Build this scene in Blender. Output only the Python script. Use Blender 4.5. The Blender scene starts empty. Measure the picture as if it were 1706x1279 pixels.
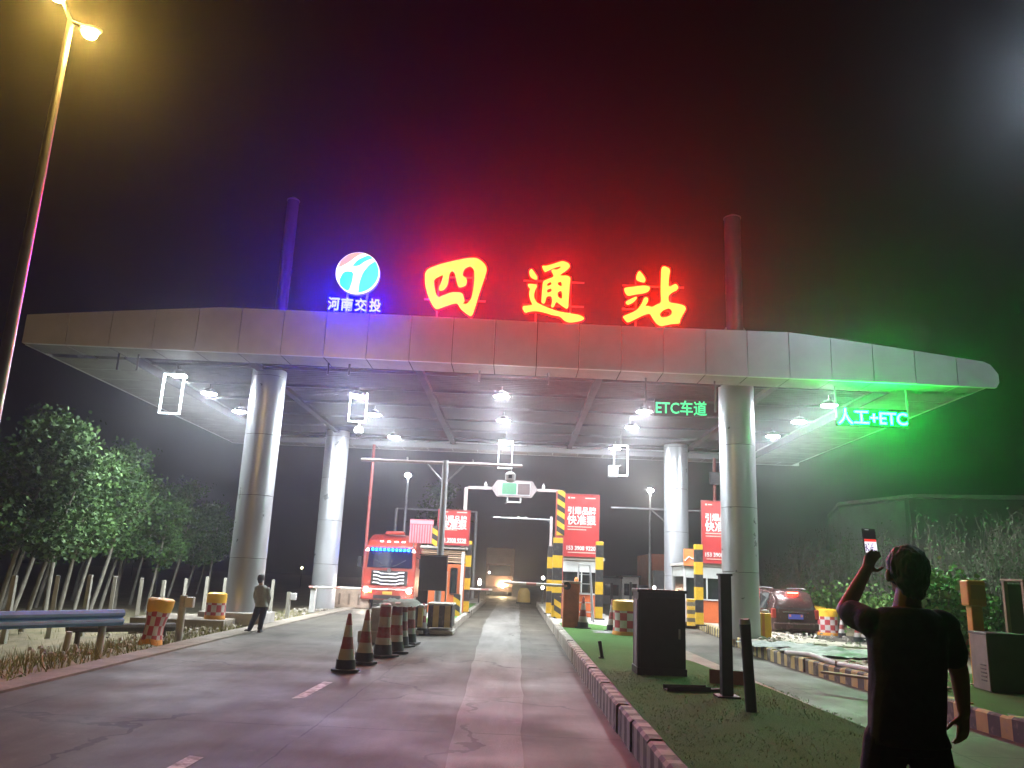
import bpy, bmesh, math, random
from math import sin, cos, pi, radians, atan2, sqrt
from mathutils import Vector, Matrix, noise as mnoise
random.seed(7)
SC = bpy.context.scene
COL = SC.collection
# ------------------------------------------------------------------ camera geometry
F = 1330.0; CX, CY = 853.0, 639.5
CAMZ = 1.75
CM = (Matrix.Rotation(radians(0.8), 3, 'Z') @ Matrix.Rotation(pi/2 + radians(13.5), 3, 'X')
      @ Matrix.Rotation(radians(2.45), 3, 'Z'))
CC = Vector((0, 0, CAMZ))
def ray(px, py): return CM @ Vector(((px-CX)/F, -(py-CY)/F, -1))
def G(px, py, z=0.0):
    d = ray(px, py); return CC + d*((z-CAMZ)/d.z)
def P(px, py, Y):
    d = ray(px, py); return CC + d*(Y/d.y)
# front line of the canopy: y = FA + FB*x
FB = (22.85-22.05)/(13.65+14.5); FA = 22.05 + 14.5*FB
def yfront(x): return FA + FB*x
def PF(px, py, off=0.0):
    d = ray(px, py); t = (FA+off)/(d.y - FB*d.x); return CC + d*t

# ------------------------------------------------------------------ materials
MATS = {}
def nd(nt, t, **kw):
    n = nt.nodes.new(t)
    for k, v in kw.items(): setattr(n, k, v)
    return n
def base(name):
    m = bpy.data.materials.new(name); m.use_nodes = True
    nt = m.node_tree; b = nt.nodes['Principled BSDF']
    return m, nt, b
def math_(nt, op, a, b=None):
    n = nd(nt, 'ShaderNodeMath', operation=op)
    for i, v in enumerate((a, b)):
        if v is None: continue
        if isinstance(v, (int, float)): n.inputs[i].default_value = v
        else: nt.links.new(v, n.inputs[i])
    return n.outputs[0]
def mixc(nt, fac, a, b, mode='MIX'):
    n = nd(nt, 'ShaderNodeMix', data_type='RGBA', blend_type=mode)
    if isinstance(fac, (int, float)): n.inputs[0].default_value = fac
    else: nt.links.new(fac, n.inputs[0])
    for i, v in ((6, a), (7, b)):
        if isinstance(v, (tuple, list)): n.inputs[i].default_value = (*v[:3], 1)
        else: nt.links.new(v, n.inputs[i])
    return n.outputs[2]
def ocoord(nt): return nd(nt, 'ShaderNodeTexCoord').outputs['Object']
def noise_(nt, co, scale, detail=4, rough=.6):
    n = nd(nt, 'ShaderNodeTexNoise'); n.inputs['Scale'].default_value = scale
    n.inputs['Detail'].default_value = detail; n.inputs['Roughness'].default_value = rough
    nt.links.new(co, n.inputs['Vector']); return n.outputs['Fac']
def ramp(nt, fac, lo, hi, a=0., b=1.):
    n = nd(nt, 'ShaderNodeMapRange'); nt.links.new(fac, n.inputs[0])
    n.inputs[1].default_value = lo; n.inputs[2].default_value = hi
    n.inputs[3].default_value = a; n.inputs[4].default_value = b; return n.outputs[0]
def dirty(nt, b, col, co, var, scale, bump, rough):
    f = noise_(nt, co, scale)
    v = ramp(nt, f, .3, .7, 1-var, 1+var*.6)
    c = nd(nt, 'ShaderNodeVectorMath', operation='SCALE')
    if isinstance(col, (tuple, list)): c.inputs[0].default_value = col[:3]
    else: nt.links.new(col, c.inputs[0])
    nt.links.new(v, c.inputs['Scale']); nt.links.new(c.outputs[0], b.inputs['Base Color'])
    f2 = noise_(nt, co, scale*3.1)
    nt.links.new(ramp(nt, f2, .3, .7, max(.03, rough-.1), min(1, rough+.12)), b.inputs['Roughness'])
    if bump is not None and bump < 0:
        b.inputs['Specular IOR Level'].default_value = .04
    elif bump:
        bp = nd(nt, 'ShaderNodeBump'); bp.inputs['Strength'].default_value = bump
        bp.inputs['Distance'].default_value = .02
        nt.links.new(noise_(nt, co, scale*9, 6), bp.inputs['Height']); nt.links.new(bp.outputs[0], b.inputs['Normal'])
def M(name, col=(.5, .5, .5), rough=.6, metal=0., var=.18, scale=2.5, bump=0.):
    if name in MATS: return MATS[name]
    m, nt, b = base(name); b.inputs['Metallic'].default_value = metal
    dirty(nt, b, col, ocoord(nt), var, scale, bump, rough)
    MATS[name] = m; return m
def E(name, col, s=1.0):
    if name in MATS: return MATS[name]
    m, nt, b = base(name); b.inputs['Base Color'].default_value = (.05, .05, .05, 1)
    b.inputs['Emission Color'].default_value = (*col, 1); b.inputs['Emission Strength'].default_value = s
    m.cycles.emission_sampling = 'AUTO' if s*max(col) > 3 else 'NONE'
    MATS[name] = m; return m
def GLASS(name, col=(.02, .025, .03), rough=.06):
    if name in MATS: return MATS[name]
    m, nt, b = base(name); b.inputs['Base Color'].default_value = (*col, 1)
    b.inputs['Roughness'].default_value = rough; b.inputs['Specular IOR Level'].default_value = .8
    MATS[name] = m; return m
def STRIPE(name, a, b_, axis=(0, 0, 1), period=1., off=0., rough=.55, wear=.35, worn=(.3, .28, .25), duty=.5):
    if name in MATS: return MATS[name]
    m, nt, b = base(name); co = ocoord(nt)
    d = nd(nt, 'ShaderNodeVectorMath', operation='DOT_PRODUCT'); nt.links.new(co, d.inputs[0]); d.inputs[1].default_value = axis
    v = math_(nt, 'ADD', math_(nt, 'DIVIDE', d.outputs['Value'], period), off)
    fr = math_(nt, 'LESS_THAN', math_(nt, 'FRACT', v), duty)
    c = mixc(nt, fr, b_, a)
    w = math_(nt, 'MULTIPLY', ramp(nt, noise_(nt, co, 7, 6), .52, .66), wear)
    c = mixc(nt, w, c, worn)
    dirty(nt, b, c, co, .25, 2.5, .1, rough)
    MATS[name] = m; return m
def CHECK(name, a, b_, n=8, h=.22):
    if name in MATS: return MATS[name]
    m, nt, b = base(name); co = ocoord(nt)
    s = nd(nt, 'ShaderNodeSeparateXYZ'); nt.links.new(co, s.inputs[0])
    th = math_(nt, 'ARCTAN2', s.outputs[1], s.outputs[0])
    k = math_(nt, 'MULTIPLY', math_(nt, 'SINE', math_(nt, 'MULTIPLY', th, n/2)), math_(nt, 'SINE', math_(nt, 'MULTIPLY', s.outputs[2], pi/h)))
    c = mixc(nt, math_(nt, 'GREATER_THAN', k, 0), b_, a)
    dirty(nt, b, c, co, .25, 3, .1, .5)
    MATS[name] = m; return m

STEEL = M('brushed_steel', (.47, .49, .52), .36, .6, .05, .5)
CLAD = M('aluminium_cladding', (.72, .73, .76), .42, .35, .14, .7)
GALV = M('galvanised_steel', (.45, .46, .48), .45, .7, .2, 3)
WHITE = M('white_paint', (.5, .5, .49), .45, 0, .15, 3)
SIGNB = M('matt_black_backing', (.004, .004, .004), .95, 0, .2, 4, -1)
BLACK = M('black_metal', (.025, .025, .027), .45, .3, .3, 4)
DARKP = M('dark_panel', (.011, .011, .012), .5, 0, .3, 3)
CONC = M('pale_concrete', (.36, .34, .31), .85, 0, .3, 2.2, .5)
ORANGE = M('orange_panel', (.50, .11, .03), .5, 0, .2, 2)
YELLOW = M('yellow_plastic', (.75, .42, .03), .45, 0, .2, 3)
RED = M('red_paint', (.45, .03, .025), .4, 0, .2, 2)
SIGNW = M('dull_pinkish_housing', (.24, .2, .2), .5, 0, .15, 2)
PINKW = M('pink_white_paint', (.42, .34, .34), .45, 0, .15, 2)
RUBBER = M('black_rubber', (.02, .02, .02), .75, 0, .3, 5)
YB = STRIPE('hazard_bands', (.62, .38, .015), (.02, .02, .022), (0, 0, 1), .92, .0, .5, .15)
YBD = STRIPE('hazard_diagonals', (.62, .37, .015), (.02, .02, .022), (.6, 0, 1), .42, .0, .5, .1)

# ------------------------------------------------------------------ mesh helpers
class MB:
    def __init__(s): s.v = []; s.f = []; s.m = []
    def add(s, vs, fs, mi=0, T=None):
        o = len(s.v)
        s.v += [(T @ Vector(v)) if T else Vector(v) for v in vs]
        s.f += [tuple(i+o for i in f) for f in fs]; s.m += [mi]*len(fs); return s
    def box(s, c, d, mi=0, rot=None, taper=1.):
        x, y, z = d[0]/2, d[1]/2, d[2]/2; t = taper
        vs = [(-x, -y, -z), (x, -y, -z), (x, y, -z), (-x, y, -z), (-x*t, -y*t, z), (x*t, -y*t, z), (x*t, y*t, z), (-x*t, y*t, z)]
        T = Matrix.Translation(c)
        if rot: T = T @ rot.to_4x4()
        return s.add(vs, [(3, 2, 1, 0), (4, 5, 6, 7), (0, 1, 5, 4), (1, 2, 6, 5), (2, 3, 7, 6), (3, 0, 4, 7)], mi, T)
    def tube(s, pts, rs, n=10, mi=0, cap=True, ry=None):
        pts = [Vector(p) for p in pts]
        if not isinstance(rs, (list, tuple)): rs = [rs]*len(pts)
        rings = []; prev = None
        for i, p in enumerate(pts):
            d = (pts[min(i+1, len(pts)-1)] - pts[max(i-1, 0)]).normalized()
            if prev is None:
                ref = Vector((1, 0, 0)) if abs(d.x) < .8 else Vector((0, 1, 0))
                a = (ref - d*ref.dot(d)).normalized()
            else: a = (prev - d*prev.dot(d)).normalized()
            prev = a; b = d.cross(a)
            r = rs[i]; r1, r2 = r if isinstance(r, tuple) else (r, r)
            rings.append([p + a*(r1*cos(2*pi*k/n)) + b*(r2*sin(2*pi*k/n)) for k in range(n)])
        vs = [v for r in rings for v in r]; fs = []
        for i in range(len(rings)-1):
            for k in range(n):
                fs.append((i*n+k, i*n+(k+1) % n, (i+1)*n+(k+1) % n, (i+1)*n+k))
        if cap: fs += [tuple(reversed(range(n))), tuple(range((len(rings)-1)*n, len(rings)*n))]
        return s.add(vs, fs, mi)
    def lathe(s, prof, n=20, mi=0, c=(0, 0, 0), sx=1., sy=1.):
        vs = []; fs = []
        for r, z in prof: vs += [(c[0]+r*sx*cos(2*pi*k/n), c[1]+r*sy*sin(2*pi*k/n), c[2]+z) for k in range(n)]
        for i in range(len(prof)-1):
            for k in range(n): fs.append((i*n+k, i*n+(k+1) % n, (i+1)*n+(k+1) % n, (i+1)*n+k))
        fs += [tuple(reversed(range(n))), tuple(range((len(prof)-1)*n, len(prof)*n))]
        return s.add(vs, fs, mi)
    def ell(s, c, r, n=14, m=9, mi=0, rot=None):
        prof = []; vs = []; fs = []
        for i in range(m+1):
            a = -pi/2 + pi*i/m
            rr = max(cos(a), .02)
            for k in range(n): vs.append((r[0]*rr*cos(2*pi*k/n), r[1]*rr*sin(2*pi*k/n), r[2]*sin(a)))
        for i in range(m):
            for k in range(n): fs.append((i*n+k, i*n+(k+1) % n, (i+1)*n+(k+1) % n, (i+1)*n+k))
        fs += [tuple(reversed(range(n))), tuple(range(m*n, (m+1)*n))]
        T = Matrix.Translation(c)
        if rot: T = T @ rot.to_4x4()
        return s.add(vs, fs, mi, T)
    def prism(s, poly, y0, y1, mi=0):      # poly in (x,z), extruded along y
        n = len(poly)
        vs = [(x, y0, z) for x, z in poly] + [(x, y1, z) for x, z in poly]
        fs = [tuple(range(n)), tuple(range(2*n-1, n-1, -1))] + [((i+1) % n, i, n+i, n+(i+1) % n) for i in range(n)]
        return s.add(vs, fs, mi)
    def prismz(s, poly, z0, z1, mi=0):     # poly in (x,y), extruded along z
        n = len(poly)
        vs = [(x, y, z0) for x, y in poly] + [(x, y, z1) for x, y in poly]
        fs = [tuple(range(n-1, -1, -1)), tuple(range(n, 2*n))] + [(i, (i+1) % n, n+(i+1) % n, n+i) for i in range(n)]
        return s.add(vs, fs, mi)
    def build(s, name, mats, parent=None, smooth=False, bevel=0., fix=True):
        me = bpy.data.meshes.new(name); me.from_pydata(s.v, [], s.f)
        if not isinstance(mats, (list, tuple)): mats = [mats]
        for m in mats: me.materials.append(m)
        me.polygons.foreach_set('material_index', s.m)
        if fix:
            bm = bmesh.new(); bm.from_mesh(me); bmesh.ops.recalc_face_normals(bm, faces=bm.faces); bm.to_mesh(me); bm.free()
        if smooth:
            me.polygons.foreach_set('use_smooth', [True]*len(me.polygons))
            me.set_sharp_from_angle(angle=radians(40))
        return link(name, me, parent, bevel)
def link(name, me, parent=None, bevel=0.):
    o = bpy.data.objects.new(name, me); COL.objects.link(o)
    if parent is not None: o.parent = parent
    if bevel:
        b = o.modifiers.new('b', 'BEVEL'); b.width = bevel; b.segments = 2; b.limit_method = 'ANGLE'; b.angle_limit = radians(40)
    return o
def box(name, c, d, mat, parent=None, bevel=.01, rot=None, taper=1.):
    return MB().box(c, d, 0, rot, taper).build(name, mat, parent, False, bevel)
def tube(name, pts, r, mat, parent=None, n=12):
    return MB().tube(pts, r, n).build(name, mat, parent, True)
def thing(name, label, cat, loc=(0, 0, 0), rz=0., group=None):
    o = bpy.data.objects.new(name, None); COL.objects.link(o); o.empty_display_size = .3
    o.location = loc; o.rotation_euler = (0, 0, rz); return tag(o, label, cat, group)
def tag(o, label=None, cat=None, group=None, kind=None):
    if label: o['label'] = label
    if cat: o['category'] = cat
    if group: o['group'] = group
    if kind: o['kind'] = kind
    return o
def dup(root, loc, rz=0., label=None, scale=None):
    r = root.copy(); COL.objects.link(r); r.location = loc; r.rotation_euler = (0, 0, rz)
    if scale: r.scale = (scale,)*3
    if label: r['label'] = label
    for ch in list(root.children):
        c = ch.copy(); COL.objects.link(c); c.parent = r
        for g in list(ch.children):
            d = g.copy(); COL.objects.link(d); d.parent = c
    return r
def curve_mesh(splines, depth, name):
    """flat closed outlines in (x, z), holes included -> mesh facing -y, thickness depth"""
    cu = bpy.data.curves.new(name, 'CURVE'); cu.dimensions = '2D'; cu.fill_mode = 'BOTH'; cu.extrude = depth/2
    for pts in splines:
        sp = cu.splines.new('POLY'); sp.points.add(len(pts)-1); sp.use_cyclic_u = True
        for p, q in zip(sp.points, pts): p.co = (q[0], q[1], 0, 1)
    return _to_mesh(cu, name)
def _to_mesh(cu, name):
    t = bpy.data.objects.new('tmp', cu); COL.objects.link(t)
    me = bpy.data.meshes.new_from_object(t.evaluated_get(bpy.context.evaluated_depsgraph_get()))
    bpy.data.objects.remove(t); me.name = name
    for v in me.vertices: v.co = (v.co.x, -v.co.z, v.co.y)
    me.materials.clear(); return me
def text(name, s, w, h, mat, parent, c, depth=.02, bold=.012):
    """lettering facing -y, centred on c, filling w x h"""
    cu = bpy.data.curves.new(name, 'FONT'); cu.body = s; cu.extrude = .5; cu.offset = bold; cu.resolution_u = 3
    me = _to_mesh(cu, name)
    xs = [v.co.x for v in me.vertices]; zs = [v.co.z for v in me.vertices]; ys = [v.co.y for v in me.vertices]
    x0, x1, z0, z1 = min(xs), max(xs), min(zs), max(zs)
    dy = max(ys)-min(ys) or 1
    for v in me.vertices:
        v.co = ((v.co.x-(x0+x1)/2)*w/(x1-x0)+c[0], v.co.y*depth/dy+c[1], (v.co.z-(z0+z1)/2)*h/(z1-z0)+c[2])
    me.materials.append(mat); return link(name, me, parent)
def smooth_curve(pts, it=2):
    for _ in range(it):
        q = []
        for i in range(len(pts)):
            a, b = pts[i], pts[(i+1) % len(pts)]
            q += [(a[0]*.8+b[0]*.2, a[1]*.8+b[1]*.2), (a[0]*.2+b[0]*.8, a[1]*.2+b[1]*.8)]
        pts = q
    return pts
def remeshed(mb, name, mat, parent, voxel=.008, smooth=6):
    o = mb.build('tmp', mat, None)
    r = o.modifiers.new('r', 'REMESH'); r.mode = 'VOXEL'; r.voxel_size = voxel; r.use_smooth_shade = True
    s = o.modifiers.new('s', 'SMOOTH'); s.factor = .5; s.iterations = smooth
    me = bpy.data.meshes.new_from_object(o.evaluated_get(bpy.context.evaluated_depsgraph_get()))
    bpy.data.objects.remove(o); me.name = name; me.materials.clear(); me.materials.append(mat)
    return link(name, me, parent)
# ================================================================== SETTING
def ground_material():
    m, nt, b = base('dry_soil'); co = ocoord(nt)
    n1 = noise_(nt, co, .35, 6); n2 = noise_(nt, co, 4, 8)
    c = mixc(nt, ramp(nt, n1, .38, .62), (.24, .19, .11), (.15, .15, .07))
    c = mixc(nt, ramp(nt, n2, .45, .7), c, (.24, .20, .14))
    dirty(nt, b, c, co, .3, 1.5, .8, .9); return m
def road_material(name, tint, joints=True):
    m, nt, b = base(name); co = ocoord(nt)
    s = nd(nt, 'ShaderNodeSeparateXYZ'); nt.links.new(co, s.inputs[0])
    mp = nd(nt, 'ShaderNodeMapping'); nt.links.new(co, mp.inputs[0]); mp.inputs['Scale'].default_value = (1, .12, 1)
    streak = noise_(nt, mp.outputs[0], 1.6, 6)          # worn wheel paths run along the lanes
    blot = noise_(nt, co, .55, 7); fine = noise_(nt, co, 60, 3)
    c = mixc(nt, ramp(nt, streak, .35, .66), [t*.62 for t in tint], [t*1.18 for t in tint])
    c = mixc(nt, math_(nt, 'MULTIPLY', ramp(nt, blot, .52, .72), .55), c, (.085, .06, .05))
    c = mixc(nt, math_(nt, 'MULTIPLY', ramp(nt, noise_(nt, co, 2.3, 8, .7), .58, .7), .5), c, [t*1.6 for t in tint])
    c = mixc(nt, ramp(nt, fine, .35, .65, 0, .5), c, (.05, .045, .04))
    # cracks: warped cell borders, only where a mask lets them through
    w = nd(nt, 'ShaderNodeVectorMath', operation='ADD')
    nz = nd(nt, 'ShaderNodeTexNoise'); nz.inputs['Scale'].default_value = 1.1; nz.inputs['Detail'].default_value = 6
    nt.links.new(co, nz.inputs['Vector'])
    sc = nd(nt, 'ShaderNodeVectorMath', operation='SCALE'); nt.links.new(nz.outputs['Color'], sc.inputs[0]); sc.inputs['Scale'].default_value = 1.5
    nt.links.new(co, w.inputs[0]); nt.links.new(sc.outputs[0], w.inputs[1])
    vo = nd(nt, 'ShaderNodeTexVoronoi', feature='DISTANCE_TO_EDGE'); vo.inputs['Scale'].default_value = .23
    nt.links.new(w.outputs[0], vo.inputs['Vector'])
    cr = math_(nt, 'LESS_THAN', vo.outputs['Distance'], .008)
    cr = math_(nt, 'MULTIPLY', cr, ramp(nt, noise_(nt, co, .4, 3), .42, .55))
    if joints:
        wob = math_(nt, 'MULTIPLY', math_(nt, 'SUBTRACT', noise_(nt, co, 1.3, 5), .5), .12)
        jy = math_(nt, 'FRACT', math_(nt, 'DIVIDE', math_(nt, 'ADD', s.outputs[1], wob), 4.9))
        j = math_(nt, 'LESS_THAN', jy, .005)
        jx = math_(nt, 'FRACT', math_(nt, 'DIVIDE', math_(nt, 'ADD', math_(nt, 'ADD', s.outputs[0], 2.25), wob), 3.7))
        j = math_(nt, 'MAXIMUM', j, math_(nt, 'LESS_THAN', jx, .006))
        cr = math_(nt, 'MAXIMUM', cr, math_(nt, 'MULTIPLY', j, ramp(nt, noise_(nt, co, .8, 4), .35, .5)))
    c = mixc(nt, math_(nt, 'MULTIPLY', cr, .85), c, (.03, .025, .022))
    nt.links.new(c, b.inputs['Base Color'])
    nt.links.new(ramp(nt, blot, .35, .7, .78, .5), b.inputs['Roughness'])
    b.inputs['Specular IOR Level'].default_value = .2
    bp = nd(nt, 'ShaderNodeBump'); bp.inputs['Strength'].default_value = .35; bp.inputs['Distance'].default_value = .01
    h = math_(nt, 'SUBTRACT', fine, math_(nt, 'MULTIPLY', cr, 2)); nt.links.new(h, bp.inputs['Height']); nt.links.new(bp.outputs[0], b.inputs['Normal'])
    return m
def sheet(name, poly, z, mat, res=0):
    me = bpy.data.meshes.new(name); me.from_pydata([(x, y, z) for x, y in poly], [], [tuple(range(len(poly)))])
    me.materials.append(mat); return tag(link(name, me), kind='structure')
SOIL = ground_material()
# undulating ground
g = MB(); nx, ny = 60, 60
for j in range(ny+1):
    for i in range(nx+1):
        u, v = (i/nx-.5)*2, j/ny
        x = 160*u*abs(u)**.6; y = -25 + 260*v**1.7
        z = -.06
        if x < -8.4: z = -.06 - .45*min(1, (-8.4-x)/2.5) + .22*mnoise.noise((x*.3, y*.3, 0)) + .08*mnoise.noise((x*1.3, y*1.3, 3))
        if x > 13: z = -.06 + .35*min(1, (x-13)/4)*(.5+mnoise.noise((x*.3, y*.3, 5)))
        g.v.append(Vector((x, y, z)))
for j in range(ny):
    for i in range(nx):
        a = j*(nx+1)+i; g.f.append((a, a+1, a+nx+2, a+nx+1)); g.m.append(0)
tag(g.build('ground', SOIL, smooth=True), kind='structure')
ROAD = road_material('worn_concrete_road', (.094, .086, .066)); PATCH = road_material('paler_concrete_strip', (.24, .232, .215))
sheet('road', [(-6.4, -12), (-6.55, 6), (-6.75, 11), (-7.1, 21), (-7.5, 40), (-7.5, 150), (13.4, 150), (13.4, -12)], -.02, ROAD)
pl = []
random.seed(3)
for k in range(64):
    y = -4 + k*1.0; pl.append((-.42-.022*min(y, 30) + random.uniform(-.025, .025), y))
pr = [(.12 + .004*y + random.uniform(-.03, .03), y) for y in [59 - k for k in range(64)]]
sheet('pale_road_strip', pl+pr, -.016, PATCH)
def worn_paint():
    m, nt, b = base('worn_white_road_paint'); co = ocoord(nt)
    f = ramp(nt, noise_(nt, co, 5, 8, .7), .42, .56)
    c = mixc(nt, f, (.62, .60, .56), (.22, .19, .17)); dirty(nt, b, c, co, .25, 3, .3, .7); return m
PAINT = worn_paint()
m = MB()
for (y0, y1) in ((6.2, 8.1), (11.7, 13.5), (17.6, 19.2)):
    m.prismz([(-3.01, y0), (-2.86, y0+.1), (-2.84, y1-.05), (-2.99, y1)], -.0165, -.0155)
tag(m.build('lane_marking', PAINT), kind='structure')
m = MB()
m.prismz([(-6.72, -10), (-6.3, -10), (-6.45, 6), (-6.65, 11), (-7.0, 21), (-7.42, 40), (-7.42, 60), (-7.95, 60), (-7.95, 40), (-7.6, 21), (-7.05, 11), (-6.85, 6)], -.25, .015)
SHOULDER = M('dusty_concrete_edge', (.22, .19, .15), .9, 0, .35, 1.6, .6)
tag(m.build('road_shoulder', SHOULDER), kind='structure')

# ------------------------------------------------------------------ islands
TURF_M = None
def turf_material():
    m, nt, b = base('artificial_turf_pile'); co = ocoord(nt)
    c = mixc(nt, ramp(nt, noise_(nt, co, .9, 6), .35, .65), (.085, .21, .045), (.125, .27, .07))
    c = mixc(nt, ramp(nt, noise_(nt, co, 130, 2), .4, .62), c, (.045, .12, .025))
    c = mixc(nt, math_(nt, 'MULTIPLY', ramp(nt, noise_(nt, co, 3.3, 7, .7), .58, .72), .6), c, (.13, .12, .06))
    nt.links.new(c, b.inputs['Base Color']); b.inputs['Roughness'].default_value = .95; b.inputs['Specular IOR Level'].default_value = .15
    bp = nd(nt, 'ShaderNodeBump'); bp.inputs['Strength'].default_value = .9; bp.inputs['Distance'].default_value = .03
    nt.links.new(noise_(nt, co, 110, 3), bp.inputs['Height']); nt.links.new(bp.outputs[0], b.inputs['Normal'])
    return m
TURF_M = turf_material()
ISLC = M('island_concrete', (.34, .32, .29), .9, 0, .4, 1.1, .7)
IZ = .28
def kerb_run(name, line, z, w, mat, label=None, inner=-1):
    """a kerb of separate blocks following line (x,y); slight settling of each block"""
    m = MB(); random.seed(len(line)*7+int(abs(line[0][0])*10))
    pts = [Vector((x, y, 0)) for x, y in line]
    for a, b in zip(pts, pts[1:]):
        L = (b-a).length; n = max(1, round(L/1.0)); d = (b-a)/n
        nr = Vector((-d.y, d.x, 0)).normalized()*w*inner
        for k in range(n):
            j = random.uniform(-.012, .012); zz = z+random.uniform(-.015, .012)
            p0, p1 = a+d*(k+.006)+nr.normalized()*j, a+d*(k+.994)+nr.normalized()*j
            q = [p0, p1, p1+nr, p0+nr]
            ch = nr.normalized()*.03
            vs = [(v.x, v.y, -.06) for v in q] + [(v.x, v.y, zz-.03) for v in q[:2]] + [(v.x, v.y, zz) for v in (p0+ch, p1+ch, p1+nr, p0+nr)]
            m.add(vs, [(0, 1, 5, 4), (4, 5, 7, 6), (6, 7, 8, 9), (3, 2, 1, 0), (2, 3, 9, 8), (1, 2, 8, 7, 5), (3, 0, 4, 6, 9)])
    o = m.build(name, mat); tag(o, kind='structure'); return o
KB_FADED = STRIPE('faded_kerb_stripes', (.40, .37, .30), (.13, .105, .09), (0, 1, 0), .42, 0, .85, .75, (.36, .33, .29))
KB_RIGHT = STRIPE('yellow_black_kerb_stripes', (.42, .33, .13), (.07, .06, .06), (.25, 1, 0), .5, 0, .8, .55, (.3, .26, .2))
# middle island: kerb on the lane side, turf, concrete under the booth
kerb_run('kerb', [(1.30, -3), (1.30, 10.2)], IZ+.02, .15, KB_FADED)
kerb_run('kerb', [(1.27, 10.25), (1.32, 30), (1.34, 50)], IZ+.03, .15, KB_FADED)
kerb_run('kerb', [(4.02, 11.5), (4.05, 24), (4.15, 50)], IZ-.08, .12, M('grey_kerb', (.3, .28, .26), .85, 0, .35, 2, .4), inner=1)
m = MB(); m.prismz([(1.45, -3), (4.0, -3), (3.92, 11.5), (3.93, 24), (4.03, 50), (1.48, 50)], -.06, IZ-.005)
tag(m.build('middle_island', ISLC), kind='structure')
def turf(name, poly, z0, res=.35):
    xs = [p[0] for p in poly]; ys = [p[1] for p in poly]
    bm = bmesh.new(); f = bm.faces.new([bm.verts.new((x, y, z0)) for x, y in poly])
    for axis, lo, hi in ((0, min(xs), max(xs)), (1, min(ys), max(ys))):
        t = lo+res
        while t < hi:
            no = (1, 0, 0) if axis == 0 else (0, 1, 0)
            bmesh.ops.bisect_plane(bm, geom=bm.verts[:]+bm.edges[:]+bm.faces[:], plane_co=(t, t, 0), plane_no=no); t += res
    for v in bm.verts: v.co.z += .012*mnoise.noise((v.co.x*1.7, v.co.y*.9, 1)) + .006*mnoise.noise((v.co.x*5, v.co.y*5, 2))+.008
    me = bpy.data.meshes.new(name); bm.to_mesh(me); bm.free(); me.materials.append(TURF_M)
    me.polygons.foreach_set('use_smooth', [True]*len(me.polygons))
    return tag(link(name, me), kind='structure')
turf('artificial_turf', [(1.47, -2.9), (4.1, -2.9), (3.95, 9.0), (3.86, 11.2), (3.8, 13.3), (3.45, 16.4), (3.3, 18), (3.4, 24), (3.2, 27.2), (2.3, 28.4), (1.52, 28.0), (1.47, 10.3)], IZ)
# left island with the first booth
LZ = .2
kerb_run('kerb', [(-1.88, 25.6), (-1.88, 55)], LZ+.02, .14, KB_FADED, inner=1)
kerb_run('kerb', [(-3.95, 26), (-4.0, 55)], LZ+.02, .14, KB_FADED)
m = MB(); m.prismz([(-3.82, 25.6), (-2.03, 25.6), (-2.03, 55), (-3.86, 55)], -.06, LZ)
tag(m.build('left_island', ISLC), kind='structure')
turf('artificial_turf', [(-3.7, 26.5), (-2.06, 25.9), (-2.06, 45), (-2.5, 45), (-2.6, 29), (-3.7, 28.6)], LZ)
# right island under reconstruction
kl = [tuple(G(px, py)[:2]) for px, py in ((1790, 1262), (1600, 1205), (1443, 1148), (1340, 1118), (1262, 1093), (1222, 1074), (1200, 1062))]
kl.append((7.9, 40)); kl.append((7.9, 50))
kerb_run('kerb', kl, .27, .22, KB_RIGHT)
isl = [(x+.2, y-.02) for x, y in kl]
m = MB(); m.prismz(isl + [(9.0, 50), (9.0, 34), (9.3, 26), (11.5, 21), (13.2, 16), (13.2, isl[0][1]-.5)], -.06, .245)
RUBG = M('dusty_rubble_ground', (.36, .31, .25), .95, 0, .45, 1.7, 1.)
tag(m.build('right_island', RUBG), kind='structure')
turf('artificial_turf', [(6.4, 10.2), (11.2, 10.2), (10.6, 16.3), (8.4, 16.6), (6.5, 13.2)], .25)

# rubble: loose stones on the right island and along the left verge
def rubble(name, spots, mat):
    m = MB()
    for (x, y, z, s) in spots:
        T = Matrix.Translation((x, y, z)) @ Matrix.Rotation(random.uniform(0, 6), 4, 'Z') @ Matrix.Rotation(random.uniform(-.5, .5), 4, 'X')
        k = [random.uniform(.6, 1.2) for _ in range(8)]
        vs = [(s*k[i]*a, s*k[-i]*b*random.uniform(.6, 1.), s*.55*c) for i, (a, b, c) in enumerate([(-1, -1, -1), (1, -1, -1), (1, 1, -1), (-1, 1, -1), (-.7, -.7, 1), (.7, -.7, 1), (.7, .7, 1), (-.7, .7, 1)])]
        m.add(vs, [(3, 2, 1, 0), (4, 5, 6, 7), (0, 1, 5, 4), (1, 2, 6, 5), (2, 3, 7, 6), (3, 0, 4, 7)], 0, T)
    return tag(m.build(name, mat), kind='stuff')
random.seed(11)
sp = []
for k in range(650):
    y = random.uniform(14.5, 40); x0 = 6.6 + max(0, (y-20)*.11)
    sp.append((x0+abs(random.gauss(0, 1.5)), y, .25, random.choice((.02, .03, .04, .05, .09))))
rubble('rubble', sp, M('broken_concrete', (.42, .38, .33), .95, 0, .35, 4, .5))
sp = []
for k in range(600):
    y = random.uniform(15, 40); sp.append((-7.75-.01*y-abs(random.gauss(0, .7)), y, -.02, random.choice((.015, .02, .03, .04, .06))))
rubble('rubble', sp, MATS['broken_concrete'])

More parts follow.
